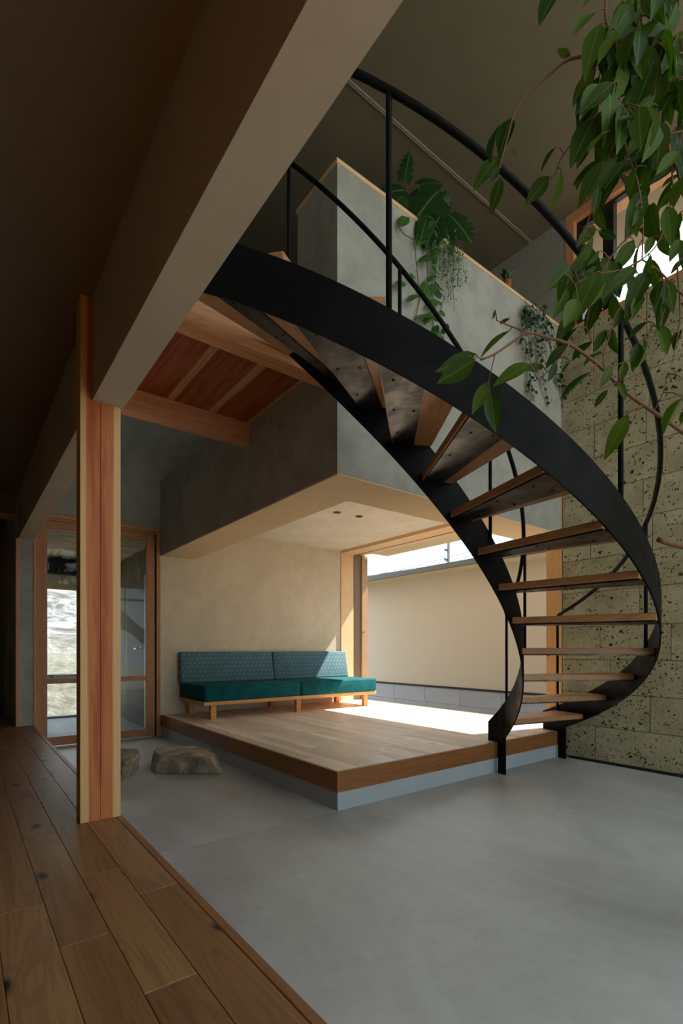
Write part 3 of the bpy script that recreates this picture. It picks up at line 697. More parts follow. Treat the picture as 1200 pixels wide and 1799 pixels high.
def th_at_y(r, y): return math.asin((SY - y) / (SQ * r))
stringer(RI, z_in, H_IN, th_at_y(RI, 2.69), th_at_y(RI, 2.572), th_at_y(RI, 2.475), 2.90, 0.012, 'inner_stringer')
stringer(RO, z_out, H_OUT, th_at_y(RO, 2.74), th_at_y(RO, 2.572), th_at_y(RO, 2.488), 3.005, 0.012, 'outer_stringer')

REAR_I = {1: 0.353, 2: 0.527, 3: 0.82, 4: 1.10, 5: 1.322, 6: 1.498, 7: 1.69, 8: 1.884, 9: 2.06, 10: 2.235, 11: 2.415, 12: 2.605, 13: 2.91}
REAR_O = {1: 0.31, 2: 0.483, 3: 0.722, 4: 0.995, 5: 1.29, 6: 1.482, 7: 1.68, 8: 1.877, 9: 2.068, 10: 2.27, 11: 2.473, 12: 2.70, 13: 2.905}
NOSE_I = {1: 0.215, 2: 0.43, 3: 0.665, 4: 0.885, 5: 1.11, 6: 1.33, 7: 1.52, 8: 1.719, 9: 1.87, 10: 2.005, 11: 2.20, 12: 2.40, 13: 2.60}
LIP = {8: 0.052, 9: 0.072, 10: 0.105, 11: 0.085, 12: 0.16}; NOSE_O = {1: 0.12, 2: 0.32, 3: 0.53, 4: 0.74, 5: 1.05, 6: 1.29, 7: 1.485, 8: 1.68, 9: 1.862, 10: 2.05, 11: 2.252, 12: 2.474, 13: 2.70}
RISE = 0.2015
for i in range(1, 14):
    z1 = ZP + RISE * i; z0 = z1 - 0.042
    ni = NOSE_I[i]; no = NOSE_O[i]; ri = RI + 0.008; ro = RO - 0.008
    def edge(f_in, f_out): return [(*plan(f_in, ri),), (*plan(f_out, ro),)]
    na, nb = edge(ni, no); ra, rb = edge(REAR_I[i], REAR_O[i])
    def arc(f0, f1, rr): return [plan(f0 + (f1 - f0) * j_ / 4, rr) for j_ in range(5)]
    ring = [na] + arc(no, REAR_O[i], ro) + arc(REAR_I[i], ni, ri)[:-1]
    cx_ = sum(p_[0] for p_ in ring) / len(ring); cy_ = sum(p_[1] for p_ in ring) / len(ring)
    ang = math.atan2(nb[1] - na[1] + rb[1] - ra[1], nb[0] - na[0] + rb[0] - ra[0])
    ca, sa = math.cos(-ang), math.sin(-ang)
    def loc2(p_): return ((p_[0] - cx_) * ca - (p_[1] - cy_) * sa, (p_[0] - cx_) * sa + (p_[1] - cy_) * ca)
    L = [loc2(p_) for p_ in ring]
    area = sum(L[j][0] * L[(j + 1) % len(L)][1] - L[(j + 1) % len(L)][0] * L[j][1] for j in range(len(L)))
    if area < 0: L = L[::-1]
    m = MB().hexa([(x, y, -0.021) for x, y in L], [(x, y, 0.021) for x, y in L])
    td = link('tread', m.mesh('tread', M['tread_wood'], False, 0.002), Vector((cx_, cy_, z1 - 0.021)), stair); td.rotation_euler.z = ang
    # steel plate under the tread, set back from the nosing and screwed up into the wood
    def lerp2(a, b, f): return (a[0] + (b[0] - a[0]) * f, a[1] + (b[1] - a[1]) * f)
    lip = LIP.get(i, 0.06)
    if i == 13: continue                                    # the last tread is solid oak
    fi = lip / (REAR_I[i] - ni); fo = lip / (REAR_O[i] - no)
    P4 = [plan(ni + (REAR_I[i] - ni) * fi, ri + 0.002), plan(no + (REAR_O[i] - no) * fo, ro - 0.002), plan(no + (REAR_O[i] - no) * 0.975, ro - 0.002), plan(ni + (REAR_I[i] - ni) * 0.965, ri + 0.002)]
    mid_ = plan(ni + (REAR_I[i] - ni) * (fi + 0.965) / 2, ri + 0.002)
    PL = [loc2(p_) for p_ in P4 + [mid_]]
    if area < 0: PL = PL[::-1]
    m = MB().hexa([(x, y, -0.031) for x, y in PL], [(x, y, -0.0215) for x, y in PL])
    for ea, eb in ((0.2, 0.25), (0.2, 0.75), (0.5, 0.2), (0.5, 0.8), (0.82, 0.25), (0.82, 0.75)):
        q_ = loc2(lerp2(lerp2(P4[0], P4[1], ea), lerp2(P4[3], P4[2], ea), eb))
        m.tube([(q_[0], q_[1], -0.036), (q_[0], q_[1], -0.030)], 0.006, 8)
    pm = m.mesh('steel_plate', M['plate'])
    po_ = bpy.data.objects.new('steel_plate', pm); COL.objects.link(po_); po_.parent = td      # local to the tread


def rail_pts(r, zf, hh, off, t0, t1, n=60): return [(*plan(t0 + (t1 - t0) * i / n, r), zf(t0 + (t1 - t0) * i / n) + hh + off(t0 + (t1 - t0) * i / n)) for i in range(n + 1)]
off_o = lambda t: 0.888 - 0.007 * (t - 1.5) - 0.011 * (t - 1.5) ** 2
off_i = lambda t: 0.797 + 0.046 * (t - 1.5) + 0.004 * (t - 1.5) ** 2
MB().tube(rail_pts(RO, z_out, H_OUT, off_o, 0.135, 3.0), 0.0155, 12).build('outer_handrail', M['steel'], stair, True)
MB().tube(rail_pts(RI + 0.003, z_in, H_IN, off_i, 0.37, 2.90), 0.014, 12).build('inner_handrail', M['steel'], stair, True)
for r, zf, hh, off, ts, rad in ((RO, z_out, H_OUT, off_o, (0.135, 0.857, 1.59, 2.243), 0.0125), (RI, z_in, H_IN, off_i, (0.37, 0.93, 1.583, 2.19, 2.899), 0.011)):
    for t in ts:
        x, y = plan(t, r - 0.012 if r == RO else r + 0.012); x2, y2 = plan(t, r); zt = zf(t) + hh + off(t)
        MB().tube([(x, y, zf(t) + hh - 0.07), (x, y, zt - 0.03), (x2, y2, zt)], rad, 10).build('rail_post', M['steel'], stair, True)

# ------------------------------------------------------------------ sofa
so = empty('sofa', (3.44, 5.72, ZP), 'long teal sofa with patterned back cushions on a low wooden frame against the alcove wall', 'sofa')
box('base_frame', M['sofa_wood'], 2.165, 4.72, 5.335, 6.10, 0.418, 0.462, so, 0.004)
for x0, x1, b in ((2.172, 3.440, 0), (3.446, 4.716, 1)):
    MB().box(x0, x1, 5.325, 6.12, 0.462, 0.640).build('seat_cushion', M['velvet'], so, True, 0.022, 4)
for x in (2.295, 3.437, 4.556):
    for y in (5.40, 6.06):
        box('leg', M['sofa_wood'], x - 0.034, x + 0.034, y - 0.03, y + 0.03, ZP, 0.418, so, 0.003)
for x0, x1 in ((2.150, 3.440), (3.446, 4.735)):
    m = MB().hexa([(x0, 5.985, 0.638), (x1, 5.985, 0.638), (x1, 6.118, 0.638), (x0, 6.118, 0.638)], [(x0 + .006, 6.055, 1.022), (x1 - .006, 6.055, 1.022), (x1 - .006, 6.135, 1.022), (x0 + .006, 6.135, 1.022)])
    m.build('back_cushion', M['ring_fabric'], so, True, 0.020, 4)

# ------------------------------------------------------------------ two stepping stones
def rock(name, bot, top, label, seed):
    c = Vector((sum(p_[0] for p_ in bot) / len(bot), sum(p_[1] for p_ in bot) / len(bot), 0))
    m = MB().hexa(bot, top); me = m.mesh(name, M['stone'])
    bm = bmesh.new(); bm.from_mesh(me)
    bmesh.ops.bevel(bm, geom=list(bm.edges), offset=0.012, segments=1, affect='EDGES', clamp_overlap=True)
    bmesh.ops.triangulate(bm, faces=bm.faces)
    bmesh.ops.subdivide_edges(bm, edges=bm.edges, cuts=2, use_grid_fill=True); bmesh.ops.subdivide_edges(bm, edges=[e for e in bm.edges if e.calc_length() > 0.05], cuts=1)
    for v in bm.verts:
        if v.co.z > 0.012:
            d = noise.noise_vector(v.co * 9 + Vector((seed, 0, 0))) * 0.010 + noise.noise_vector(v.co * 28) * 0.004
            v.co += d
    bm.to_mesh(me); bm.free()
    for v in me.vertices: v.co -= c
    o = link(name, me, c); tag(o, label, 'stone'); return o


T = lambda x, y: (200 + x * .18333, 1260 + y * .18333)
top_px = [(420, 362, .150), (690, 372, .152), (935, 392, .150), (975, 345, .138), (890, 292, .150), (740, 264, .160), (420, 280, .152), (376, 315, .142)]
top = [tuple(onz(*T(x, y), z)) for x, y, z in top_px]
bot_px = [(396, 547), (700, 550), (1020, 553), (1066, 532)]
bot = [tuple(onz(*T(x, y), 0.0)) for x, y in bot_px] + [(1.90, 4.34, 0), (1.80, 4.62, 0), (1.47, 4.74, 0), tuple(onz(*T(346, 508), 0.0))]
rock('stepping_stone', bot, top, 'flat-topped rough brown boulder on the concrete beside the deck', 3)
top = [tuple(onz(u, v, z)) for u, v, z in ((196, 1336, .17), (222, 1338, .172), (239, 1332, .172), (247, 1324, .165), (242, 1315, .17), (213, 1313, .175), (180, 1316, .172), (168, 1326, .165))]
bot = [tuple(onz(u, v, 0)) for u, v in ((196, 1374), (214, 1373), (234, 1360), (243, 1350))] + [(1.30, 4.78, 0), (1.16, 4.90, 0), (0.95, 4.80, 0), (0.88, 4.5, 0)]
rock('stepping_stone', bot, top, 'rounded grey-brown boulder half hidden behind the cedar post', 8)

# ------------------------------------------------------------------ small fixtures
for i, (x, y) in enumerate(((3.349, 4.448), (3.652, 4.426))):
    e = empty('downlight', (x, y, ZC), ('recessed round downlight in the bay ceiling, nearer the plaster corner', 'recessed round downlight in the bay ceiling, nearer the window opening')[i], 'light', 'downlights in the bay ceiling')
    MB().lathe((x, y, ZC), [(0.046, -0.001), (0.046, -0.005), (0.036, -0.006), (0.033, -0.001)], 28).build('trim_ring', M['grey_wood_z'], e, True)
    MB().lathe((x, y, ZC), [(0.034, -0.0015), (0.026, -0.003), (0.001, -0.003)], 24).build('lamp_recess', M['black'], e, True)
e = empty('light_track', (2.6, 2.9, ZT), 'slim white light track running across the upper ceiling', 'light track')
m = MB(); m.box(0.75, 4.69, 2.888, 2.896, ZT - 0.010, ZT - 0.0005); m.box(0.75, 4.69, 2.906, 2.914, ZT - 0.010, ZT - 0.0005); m.box(0.75, 4.69, 2.896, 2.906, ZT - 0.004, ZT - 0.0005)
m.build('track_rail', M['track'], e); box('track_end', M['track'], 4.665, 4.69, 2.884, 2.918, ZT - 0.013, ZT - 0.0005, e)


# ------------------------------------------------------------------ leaves
def leaf_mesh(name, mat, width, curl, fold, prof, ns=7):
    m = MB(); rows = []
    for i in range(ns):
        t = i / (ns - 1); w = prof(t) * width / 2
        z = -curl * t * t; rows.append([(-w, t, z + fold * w), (0, t, z), (w, t, z + fold * w)])
    m.quadgrid(rows); return m.mesh(name, mat, True)


ell = lambda t: 0.03 if t > 0.99 else (0.05 if t < 0.01 else (math.sin(PI * t ** 0.92) ** 0.85) * (1.08 - 0.30 * t))
FIC = [leaf_mesh('leaf', M['ficus_leaf'], 0.38 + 0.03 * i, c, f, ell) for i, (c, f) in enumerate(((0.05, 0.25), (0.16, 0.4), (0.26, 0.15), (-0.06, 0.5), (0.12, 0.65)))]


def place_leaf(me, name, base, tip, normal, parent, wscale=1.0):
    base = Vector(base); tip = Vector(tip); y = tip - base; L = y.length; y = y / L
    n = (normal - y * normal.dot(y))
    n = n.normalized() if n.length > 1e-4 else y.orthogonal().normalized()
    x = y.cross(n)
    o = bpy.data.objects.new(name, me); COL.objects.link(o)
    mt = Matrix((x * L * wscale, y * L, n * L)).transposed().to_4x4(); mt.translation = base
    o.parent = parent; o.matrix_parent_inverse = Matrix.Translation(-Vector(parent.location)); o.matrix_basis = mt
    return o


# ---- weeping fig in the right foreground; its pot and trunk stand just outside the frame
tb = EYEV + FW * 1.62 + RT * 1.72; tb.z = 0
fig = empty('weeping_fig', tb, 'tall leafy fig tree hanging over the right side in front of the stairs', 'tree')
MB().lathe(tb, [(0.001, 0.0), (0.13, 0.0), (0.15, 0.30), (0.155, 0.32), (0.14, 0.32), (0.135, 0.28), (0.001, 0.28)], 28).build('pot', M['clay'], fig, True)
TW = [  # photo pixel, distance
    ([(1330, 860), (1200, 760), (1150, 725), (1100, 690), (1050, 640), (1000, 605), (960, 593), (928, 585), (895, 605), (870, 622), (845, 632)], 1.46, 1.34, 7),
    ([(870, 622), (862, 655), (858, 672)], 1.35, 1.35, 2.5), ([(928, 585), (890, 570), (873, 563)], 1.36, 1.36, 3), ([(1148, 724), (1165, 690), (1172, 658)], 1.44, 1.42, 2.5),
    ([(1130, 711), (1112, 720), (1102, 728)], 1.43, 1.42, 2.5), ([(1065, 655), (1060, 628), (1072, 585), (1078, 560)], 1.41, 1.44, 3), ([(1000, 605), (975, 640), (955, 660), (940, 668)], 1.38, 1.38, 2.5), ([(845, 632), (838, 625)], 1.34, 1.34, 2),
    ([(1330, 170), (1200, 140), (1150, 130), (1090, 115), (1040, 100), (1010, 102), (990, 110), (960, 135), (925, 165), (905, 195), (892, 240), (880, 285), (873, 312)], 1.52, 1.62, 7),
    ([(925, 165), (898, 188), (880, 216)], 1.61, 1.61, 3),
    ([(1150, 130), (1095, 165), (1060, 195), (1025, 218), (1005, 250), (985, 280), (975, 305), (966, 316)], 1.53, 1.60, 4),
    ([(1070, -60), (1064, 15), (1068, 50), (1082, 75), (1086, 120), (1092, 220), (1100, 266), (1118, 312), (1126, 356), (1130, 400), (1128, 456)], 1.50, 1.46, 5),
    ([(1128, 456), (1092, 474), (1040, 484), (1010, 500)], 1.46, 1.42, 3.5), ([(1330, 620), (1198, 516), (1160, 478), (1128, 456)], 1.48, 1.46, 5),
    ([(1150, 130), (1170, 230), (1182, 330), (1160, 420), (1128, 456)], 1.52, 1.47, 4), ([(1130, 395), (1090, 430), (1062, 470), (1040, 520), (1030, 575)], 1.46, 1.50, 3.5),
    ([(1200, 230), (1140, 250), (1100, 290), (1050, 335), (1040, 360)], 1.52, 1.56, 3.5), ([(1160, 478), (1168, 540), (1150, 590)], 1.47, 1.5, 3), ([(1190, 470), (1195, 560), (1180, 640)], 1.5, 1.44, 3),
    ([(1330, 60), (1200, 95), (1140, 60), (1100, 20), (1080, -60)], 1.54, 1.5, 5), ([(1150, 130), (1125, 55), (1140, -20)], 1.52, 1.5, 4), ([(1092, 220), (1060, 300), (1030, 400), (1020, 430)], 1.49, 1.5, 3),
    ([(1330, 985), (1200, 960), (1157, 948)], 1.50, 1.46, 11), ([(1330, 420), (1230, 400), (1190, 300), (1200, 230)], 1.5, 1.52, 5)]
twigs = MB(); TP = []
for pts, w0, w1_, px in TW:
    n = len(pts) - 1; P = []
    for i, (u, v) in enumerate(pts): P.append(at(u, v, w0 + (w1_ - w0) * i / n))
    Q = []
    for i in range(n):
        for s_ in range(3):
            f = s_ / 3; a = P[max(i - 1, 0)]; b = P[i]; c = P[i + 1]; d = P[min(i + 2, n)]
            Q.append(0.5 * ((2 * b) + (c - a) * f + (2 * a - 5 * b + 4 * c - d) * f * f + (3 * b - a - 3 * c + d) * f ** 3))
    Q.append(P[-1]); r_ = px / F_PX * w0 / 2
    twigs.tube(Q, r_ * 1.0, 7, r_ * (0.85 if px > 10 else 0.45))
    if px < 10:
        for k_, q_ in enumerate(Q): TP.append((q_, w0 + (w1_ - w0) * k_ / (len(Q) - 1)))
top_h = [tb + Vector((0, 0, 0.28)), tb + Vector((0.03, 0.02, 1.0)), tb + Vector((-0.02, 0.03, 1.7)), tb + Vector((0.02, 0, 2.4)), tb + Vector((0, 0.01, 2.9)), tb + Vector((0.02, -0.02, 3.15))]
twigs.tube(top_h, 0.030, 10, 0.010)
for pts, w0, w1_, px in TW:
    if pts[0][0] > 1300:
        a = at(*pts[0], w0); z = max(0.5, a.z - 0.25); twigs.tube([tb + Vector((0, 0, z)), (tb + Vector((0, 0, z))).lerp(a, 0.5), a], 0.014, 8, px / F_PX * w0 / 2)

A_ = [(775, 62, 675, 195), (800, 115, 735, 300), (660, 265, 595, 235), (755, 345, 668, 470), (800, 365, 690, 525), (805, 405, 710, 550), (790, 470, 730, 590), (820, 550, 715, 635), (325, 592, 252, 765), (372, 570, 318, 725), (320, 750, 205, 860), (322, 800, 270, 875), (330, 850, 278, 1012), (372, 720, 410, 752), (590, 705, 512, 812), (556, 845, 445, 990), (615, 815, 582, 1000), (755, 675, 690, 805), (810, 640, 740, 730), (810, 690, 790, 780), (882, 755, 765, 910), (815, 770, 690, 975), (750, 815, 685, 900), (795, 890, 775, 1022), (995, 745, 885, 830), (890, 835, 957, 930), (780, 1085, 685, 1190), (795, 1105, 885, 1148), (905, 10, 870, 130), (985, 60, 870, 190), (1190, 40, 1010, 160), (965, 110, 880, 185), (990, 110, 985, 262), (1060, 180, 1000, 340), (1110, 170, 1080, 370), (1190, 180, 1150, 370), (920, 200, 800, 330), (850, 320, 820, 470), (872, 350, 850, 500), (950, 380, 850, 560), (1000, 380, 945, 500), (1060, 470, 960, 550), (1165, 420, 1080, 560), (895, 575, 990, 578), (985, 580, 925, 680), (1092, 575, 965, 700), (870, 570, 798, 630), (900, 610, 830, 690), (1195, 600, 1150, 665), (1055, 700, 975, 830), (1133, 720, 1010, 850), (1195, 730, 1150, 830), (750, -10, 720, 45), (1175, 900, 1080, 1000), (1190, 830, 1100, 890), (995, 1000, 960, 1080), (1040, 900, 1000, 965)]
B_ = [(770, 50, 680, 205), (665, 190, 555, 285), (805, 150, 700, 210), (800, 110, 735, 180), (705, 200, 610, 425), (642, 290, 585, 420), (762, 230, 690, 350), (740, 250, 650, 370), (690, 390, 590, 560), (690, 480, 560, 640), (805, 335, 735, 520), (865, 325, 870, 465), (965, 60, 880, 190), (1055, 40, 1020, 125), (1190, 60, 1140, 150), (1198, 150, 1140, 222), (1045, 130, 1000, 282), (990, 230, 940, 440), (1085, 260, 1070, 380), (1112, 270, 1110, 362), (1000, 330, 960, 425), (1027, 450, 945, 540), (1062, 470, 1000, 512), (1080, 470, 1130, 600), (1192, 490, 1150, 580), (1115, 535, 1108, 600), (860, 485, 880, 605), (830, 490, 780, 600), (985, 550, 960, 690), (1012, 540, 980, 680), (925, 640, 900, 740), (890, 740, 932, 822), (645, 560, 545, 640), (762, 545, 670, 650), (808, 600, 720, 650), (205, 605, 18, 690), (205, 630, 20, 746), (372, 492, 218, 580), (470, 655, 292, 740), (515, 658, 450, 685), (590, 640, 545, 742), (660, 640, 610, 702), (758, 690, 618, 832), (268, 738, 190, 890), (275, 785, 300, 985), (838, 775, 775, 862), (937, 895, 830, 1090), (1205, 812, 1090, 980), (1200, 722, 1155, 740), (300, 395, 288, 440), (325, 462, 372, 436), (855, 660, 820, 750), (905, 380, 870, 480), (635, 220, 600, 335), (690, 300, 650, 345), (1198, 880, 1190, 945)]
LV = [(760 + a * .36667, b * .36667, 760 + c * .36667, d * .36667) for a, b, c, d in A_] + [(760 + a * .36667, 400 + b * .36667, 760 + c * .36667, 400 + d * .36667) for a, b, c, d in B_]
rs = random.Random(21)
for _ in range(95):    # the crowded middle of the crown, and what hangs outside the frame
    i = rs.randrange(len(TP)); q_, w_ = TP[i]
    d_ = q_ - EYEV; w_ = d_.dot(FW); u = 600 + F_PX * d_.dot(RT) / w_; v = HORIZON - F_PX * d_.z / w_
    if u < 1040 or (v > 520 and u < 1210): continue
    a = rs.uniform(-0.9, 0.9); L = rs.uniform(50, 90); u += rs.uniform(-12, 12)
    LV.append((u, v + rs.uniform(-8, 12), u + L * math.sin(a) * 0.8 - 12, v + L * math.cos(a)))
for cu, cv, su, sv, nn in ((1135, 100, 50, 75, 58), (1100, 200, 40, 60, 16), (1170, 250, 30, 60, 14), (1075, 500, 45, 40, 8)):
    for _ in range(nn):
        u = rs.gauss(cu, su); v = rs.gauss(cv, sv); a = rs.uniform(-1.0, 0.5); L = rs.uniform(58, 92)
        if u > 1230 or v > 560: continue
        LV.append((u, v, u + L * math.sin(a) * 0.8, v + L * math.cos(a)))
LV = LV[:298]
for k_, (u0, v0, u1, v1) in enumerate(LV):
    best = min(TP, key=lambda q: ((600 + F_PX * (q[0] - EYEV).dot(RT) / q[1]) - u0) ** 2 + ((HORIZON - F_PX * (q[0] - EYEV).z / q[1]) - v0) ** 2)
    w_ = best[1] + rs.uniform(-0.07, 0.07); b = at(u0, v0, w_); L = math.hypot(u1 - u0, v1 - v0) / F_PX * w_
    tp = at(u1, v1, w_ + rs.uniform(-0.3, 0.3) * L)
    y = (tp - b).normalized(); view = (EYEV - b).normalized()
    n = Matrix.Rotation(rs.gauss(0, 0.55), 3, y) @ (view * 0.8 + Vector((0, 0, 0.5)))
    place_leaf(FIC[rs.randrange(5)], 'leaf', b, tp, n, fig, rs.uniform(0.85, 1.15))
    g = best[0]
    if (g - b).length > 0.004: twigs.tube([g, g.lerp(b, 0.5) + Vector((0, 0, 0.1 * (g - b).length)), b, b + y * 0.01], 0.0016, 5, 0.0012)
rest = MB()                                             # the side of the crown that lies outside the photograph, joined
for _ in range(150):
    w_ = rs.uniform(1.35, 1.75); u = rs.uniform(1260, 1620); v = rs.gauss(330, 300); a = rs.uniform(-0.9, 0.9); L = rs.uniform(0.09, 0.14)
    b = at(u, v, w_); y = (RT * math.sin(a) - UP * math.cos(a) + FW * rs.uniform(-0.5, 0.5)).normalized(); n = Matrix.Rotation(rs.gauss(0, 0.6), 3, y) @ (-FW * 0.7 + UP * 0.5)
    n = (n - y * n.dot(y)).normalized(); x = y.cross(n); me = FIC[rs.randrange(5)]; k0 = len(rest.v)
    rest.v += [tuple(b + (x * c.co.x + y * c.co.y + n * c.co.z) * L) for c in me.vertices]; rest.f += [tuple(k0 + i for i in p_.vertices) for p_ in me.polygons]
    g = min(TP + [(tb + Vector((0, 0, b.z + 0.1)), 0)], key=lambda q: (q[0] - b).length)[0]
    twigs.tube([g, g.lerp(b, 0.5) + Vector((0, 0, 0.06)), b], 0.002, 4, 0.0012)
o = rest.build('foliage', M['ficus_leaf'], fig, True, loc=tb); o['kind'] = 'stuff'
twigs.build('branches', M['bark'], fig, True, loc=tb)

# ---- plants on the mezzanine parapet
def heart(name, mat, slits, width=0.85, curl=0.2):
    m = MB(); n = 13; mid = []; lf = []; rt = []
    for i in range(n):
        t = i / (n - 1); w = (math.sin(PI * (0.16 + 0.84 * t)) ** 0.8) * (1 - 0.25 * t) * width / 2 if i < n - 1 else 0.0
        if slits and 3 <= i <= 10 and i % 2 == 0: w *= 0.55
        z = -curl * t * t
        back = -0.14 * (1 - t) ** 3
        mid.append((0, t, z)); lf.append((-w, t + back + 0.10 * w, z - 0.25 * w)); rt.append((w, t + back + 0.10 * w, z - 0.25 * w))
    m.quadgrid([lf, mid, rt]); return m.mesh(name, mat, True)


MON = [heart('leaf', M['monstera_leaf'], False, 0.72, 0.25), heart('leaf', M['monstera_leaf'], True, 0.80, 0.2)]
VIN = [heart('leaf', M['vine_leaf'], True, 0.75, 0.2), heart('leaf', M['vine_leaf'], False, 0.7, 0.1)]
Cx = lambda x, y: (660 + x * .2, 240 + y * .2)
def pot(parent, x, y, r, h, mat='clay'):
    MB().lathe((x, y, 3.97), [(0.001, 0), (r * 0.8, 0), (r, h), (r * 1.05, h), (r * 0.9, h), (r * 0.88, h - 0.03), (0.001, h - 0.03)], 24).build('pot', M[mat], parent, True)


mo = empty('monstera', (2.78, 2.84, 3.97), 'large split-leaf monstera with broad dark leaves rising behind the mezzanine parapet', 'plant')
pot(mo, 2.78, 2.84, 0.10, 0.20)
stems = MB(); root = Vector((2.78, 2.80, 4.15))
for i, (bx, by, tx, ty, yb, yt, ws) in enumerate(((255, 365, 318, 75, 2.78, 2.74, 0.75), (262, 468, 20, 455, 2.75, 2.72, 1.0), (235, 520, 150, 590, 2.72, 2.66, 1.0), (392, 425, 612, 350, 2.72, 2.62, 1.0), (560, 470, 380, 600, 2.68, 2.56, 0.95), (600, 620, 640, 450, 2.66, 2.60, 1.25), (640, 680, 862, 850, 2.62, 2.42, 1.3), (608, 790, 690, 985, 2.60, 2.52, 0.8), (560, 700, 470, 880, 2.545, 2.47, 0.8), (450, 690, 420, 830, 2.545, 2.47, 0.8))):
    b = ony(*Cx(bx, by), yb); t_ = ony(*Cx(tx, ty), yt); n = (EYEV - b).normalized() * 0.7 + Vector((0.1, -0.2, 0.6))
    place_leaf(MON[1 if i in (6, 1, 5, 0) else 0], 'leaf', b, t_, n, mo, ws)
    stems.tube([root, root.lerp(b, 0.5) + Vector((0, 0, 0.06)), b], 0.007, 6, 0.004)
stems.build('stems', M['stem'], mo, True, loc=(2.78, 2.84, 3.97))

vi = empty('hanging_vine', (2.90, 2.86, 3.97), 'trailing vine with holey leaves on long stems draped down the parapet face', 'plant')
pot(vi, 3.0, 2.86, 0.08, 0.18)
stems = MB(); yv = YF - 0.03
def strand(ptspx, y=yv, r=0.0035, start=True, fn=Cx):
    P = [ony(*fn(a, b), y - 0.02 * math.sin(i)) for i, (a, b) in enumerate(ptspx)]
    if start: P = [Vector((P[0].x + 0.03, 2.84, 4.14)), Vector((P[0].x + 0.02, 2.66, 4.27)), Vector((P[0].x, YF - 0.02, 4.24))] + P
    stems.tube(P, r, 5)
    return P
strand([(375, 830), (345, 930), (352, 1060), (362, 1160), (372, 1250), (385, 1450), (345, 1610)])
strand([(460, 890), (450, 1000), (455, 1290), (470, 1430), (490, 1560), (510, 1660), (530, 1720)])
strand([(400, 830), (412, 930), (520, 1000), (545, 1040), (510, 1120), (500, 1300), (480, 1420)])
strand([(560, 900), (545, 1000), (520, 1200), (520, 1330), (605, 1410), (565, 1540)])
strand([(190, 740), (205, 800), (250, 860), (340, 905)], start=False)
for cx0, cy0, sz, an in ((240, 730, 95, 2.0), (440, 1050, 100, 2.5), (330, 1220, 70, 1.0), (215, 1280, 60, 2.8), (312, 1400, 75, 2.6), (440, 1325, 100, 1.8), (545, 1310, 90, 0.8), (555, 1380, 95, 1.2), (500, 1450, 90, 2.6), (415, 1560, 90, 2.9), (452, 1585, 85, 2.2), (540, 1540, 80, 0.6), (592, 1552, 70, 0.9), (520, 1695, 90, 1.6), (556, 1730, 90, 1.0), (620, 1675, 70, 1.4), (545, 1185, 70, 0.7), (520, 1085, 70, 1.3), (470, 830, 80, 1.7), (520, 860, 85, 1.1), (430, 850, 80, 2.3), (500, 760, 80, 1.4), (490, 700, 75, 0.4), (455, 760, 80, 2.2), (540, 780, 80, 0.7), (400, 900, 70, 2.4), (500, 930, 80, 1.5), (545, 930, 75, 1.0), (520, 1000, 70, 2.0), (365, 1180, 50, 0.6), (480, 1230, 60, 2.4), (520, 1150, 60, 0.9), (470, 1390, 70, 1.1), (580, 1330, 70, 0.4), (500, 1330, 70, 1.7), (530, 1600, 60, 1.0), (490, 1720, 70, 2.5), (585, 1760, 60, 0.8), (600, 1700, 60, 1.6)):
    b = ony(*Cx(cx0 - sz * .5 * math.cos(an), cy0 - sz * .5 * math.sin(an) * 0.7), yv - 0.02); t_ = ony(*Cx(cx0 + sz * .5 * math.cos(an), cy0 + sz * .5 * abs(math.sin(an))), yv - 0.04)
    n = (EYEV - b).normalized() * 0.6 + Vector((rs.uniform(-.4, .4), 0, 0.6)); place_leaf(VIN[rs.randrange(2)], 'leaf', b, t_, n, vi, 1.1)
stems.build('stems', M['stem'], vi, True, loc=(2.9, 2.86, 3.97))

def scatter(mb, pts, size, star=False, seed=1):
    q = random.Random(seed)
    for p_ in pts:
        s_ = size * q.uniform(0.7, 1.25); y = Vector((q.uniform(-.8, .8), q.uniform(-.5, .2), q.uniform(-1, 0.1))).normalized(); n = (Vector((q.uniform(-.6, .6), -1, q.uniform(0, .9)))).normalized()
        x = y.cross(n).normalized(); b = len(mb.v)
        if star: sh = [(0, 0), (.45, .15), (.30, .42), (.5, .62), (.14, .66), (0, 1.05), (-.14, .66), (-.5, .62), (-.30, .42), (-.45, .15)]
        else: sh = [(0, 0), (.26, .35), (.22, .7), (0, 1), (-.22, .7), (-.26, .35)]
        mb.v += [tuple(p_ + x * a * s_ + y * c * s_ + n * 0.12 * s_ * abs(a)) for a, c in sh]; mb.f.append(tuple(range(b, b + len(sh))))


q = random.Random(4)
fi_ = empty('fine_trailing_plant', (3.12, 2.84, 3.97), 'bright small-leaved plant spilling over the parapet beside the vine', 'plant')
pot(fi_, 3.22, 2.84, 0.08, 0.19)
stems = MB(); lv = MB(); pts = []
for x0, y0, x1, y1 in ((560, 900, 560, 1180), (600, 900, 590, 1260), (640, 930, 630, 1340), (670, 960, 690, 1330), (690, 980, 660, 1430), (720, 1000, 730, 1270), (740, 1010, 720, 1320), (700, 990, 640, 1400), (620, 930, 690, 1520), (730, 1020, 800, 1300), (655, 950, 600, 1250), (580, 890, 610, 1180)):
    P = strand([(x0, y0), (x0 * .6 + x1 * .4 + 8, y0 * .6 + y1 * .4), (x1 - 5, y0 * .2 + y1 * .8), (x1, y1)], yv - 0.015, 0.0018)
    for _ in range(26):
        f = q.random() ** 1.5 * 3; i = min(2, int(f)); pts.append(P[3 + i].lerp(P[4 + i], f - i) + Vector((q.uniform(-.03, .03), q.uniform(-.03, .02), q.uniform(-.02, .02))))
for _ in range(160):
    c = ony(*Cx(q.gauss(620, 55), q.gauss(1010, 75)), yv - q.random() * 0.08); pts.append(c)
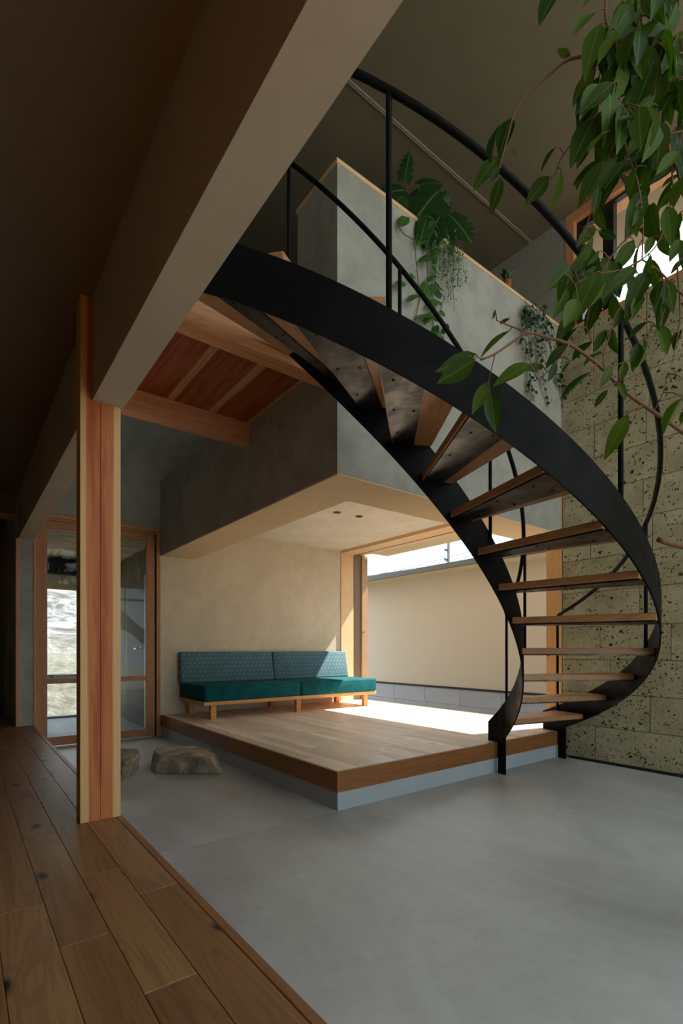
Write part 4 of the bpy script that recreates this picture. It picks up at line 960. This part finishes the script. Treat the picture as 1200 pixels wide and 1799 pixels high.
scatter(lv, pts, 0.022, False, 2)
o = lv.build('foliage', M['fine_leaf'], fi_, loc=(3.12, 2.84, 3.97)); o['kind'] = 'stuff'
stems.build('stems', M['stem'], fi_, True, loc=(3.12, 2.84, 3.97))

iv = empty('trailing_ivy', (4.3, 2.84, 3.97), 'dark small-leaved ivy trailing over the right end of the parapet by the stone wall', 'plant')
pot(iv, 4.25, 2.84, 0.09, 0.19); pot(iv, 4.52, 2.84, 0.09, 0.19)
Ix = lambda x, y: (860 + x * .16667, 480 + y * .16667)
stems = MB(); lv = MB(); pts = []
for PX in ([(380, 330), (385, 600), (380, 900)], [(400, 350), (410, 700), (430, 1000), (440, 1200), (480, 1350)], [(430, 360), (430, 640), (440, 900), (420, 1300)], [(470, 400), (540, 600), (560, 1000), (580, 1220), (620, 1370)], [(520, 450), (530, 800), (545, 1150)], [(560, 470), (620, 700), (680, 1020), (760, 1180), (780, 1390)], [(600, 480), (640, 560), (720, 560)], [(640, 520), (700, 900), (770, 1200)], [(380, 320), (350, 520), (330, 780)], [(500, 420), (470, 700), (490, 830)], [(700, 1050), (880, 1330), (960, 1370), (1030, 1440)]):
    last = PX[-1][0] > 1000
    P = strand(PX, YF - 0.035, 0.0018, not last, Ix); s0_ = 0 if last else 3
    for i in range(s0_, len(P) - 1):
        for _ in range(int((P[i] - P[i + 1]).length / 0.021)): pts.append(P[i].lerp(P[i + 1], q.random()) + Vector((q.uniform(-.03, .03), q.uniform(-.025, .015), q.uniform(-.02, .02))))
for _ in range(95): pts.append(ony(*Ix(q.uniform(350, 640), 300 + q.uniform(0, 200) + q.random() * 80), YF - q.uniform(-0.02, 0.08)))
scatter(lv, pts, 0.040, True, 5)
o = lv.build('foliage', M['ivy_leaf'], iv, loc=(4.3, 2.84, 3.97)); o['kind'] = 'stuff'
stems.build('stems', M['stem'], iv, True, loc=(4.3, 2.84, 3.97))

e = empty('potted_succulent', (3.86, 2.618, ZM + 0.03), 'small dark potted plant standing alone on the parapet cap', 'plant')
MB().lathe((3.86, 2.618, ZM + 0.03), [(0.001, 0), (0.032, 0), (0.038, 0.085), (0.034, 0.085), (0.001, 0.075)], 18).build('pot', M['clay'], e, True)
SUC = leaf_mesh('leaf', M['ivy_leaf'], 0.55, 0.1, 0.3, ell)
for a in range(6):
    d = Vector((math.cos(a * 1.05) * 0.5, math.sin(a * 1.05) * 0.5, 0.9)); b = Vector((3.86, 2.618, ZM + 0.105)); place_leaf(SUC, 'leaf', b, b + d * 0.11, Vector((math.cos(a * 1.05), math.sin(a * 1.05), -0.3)) * -1, e)
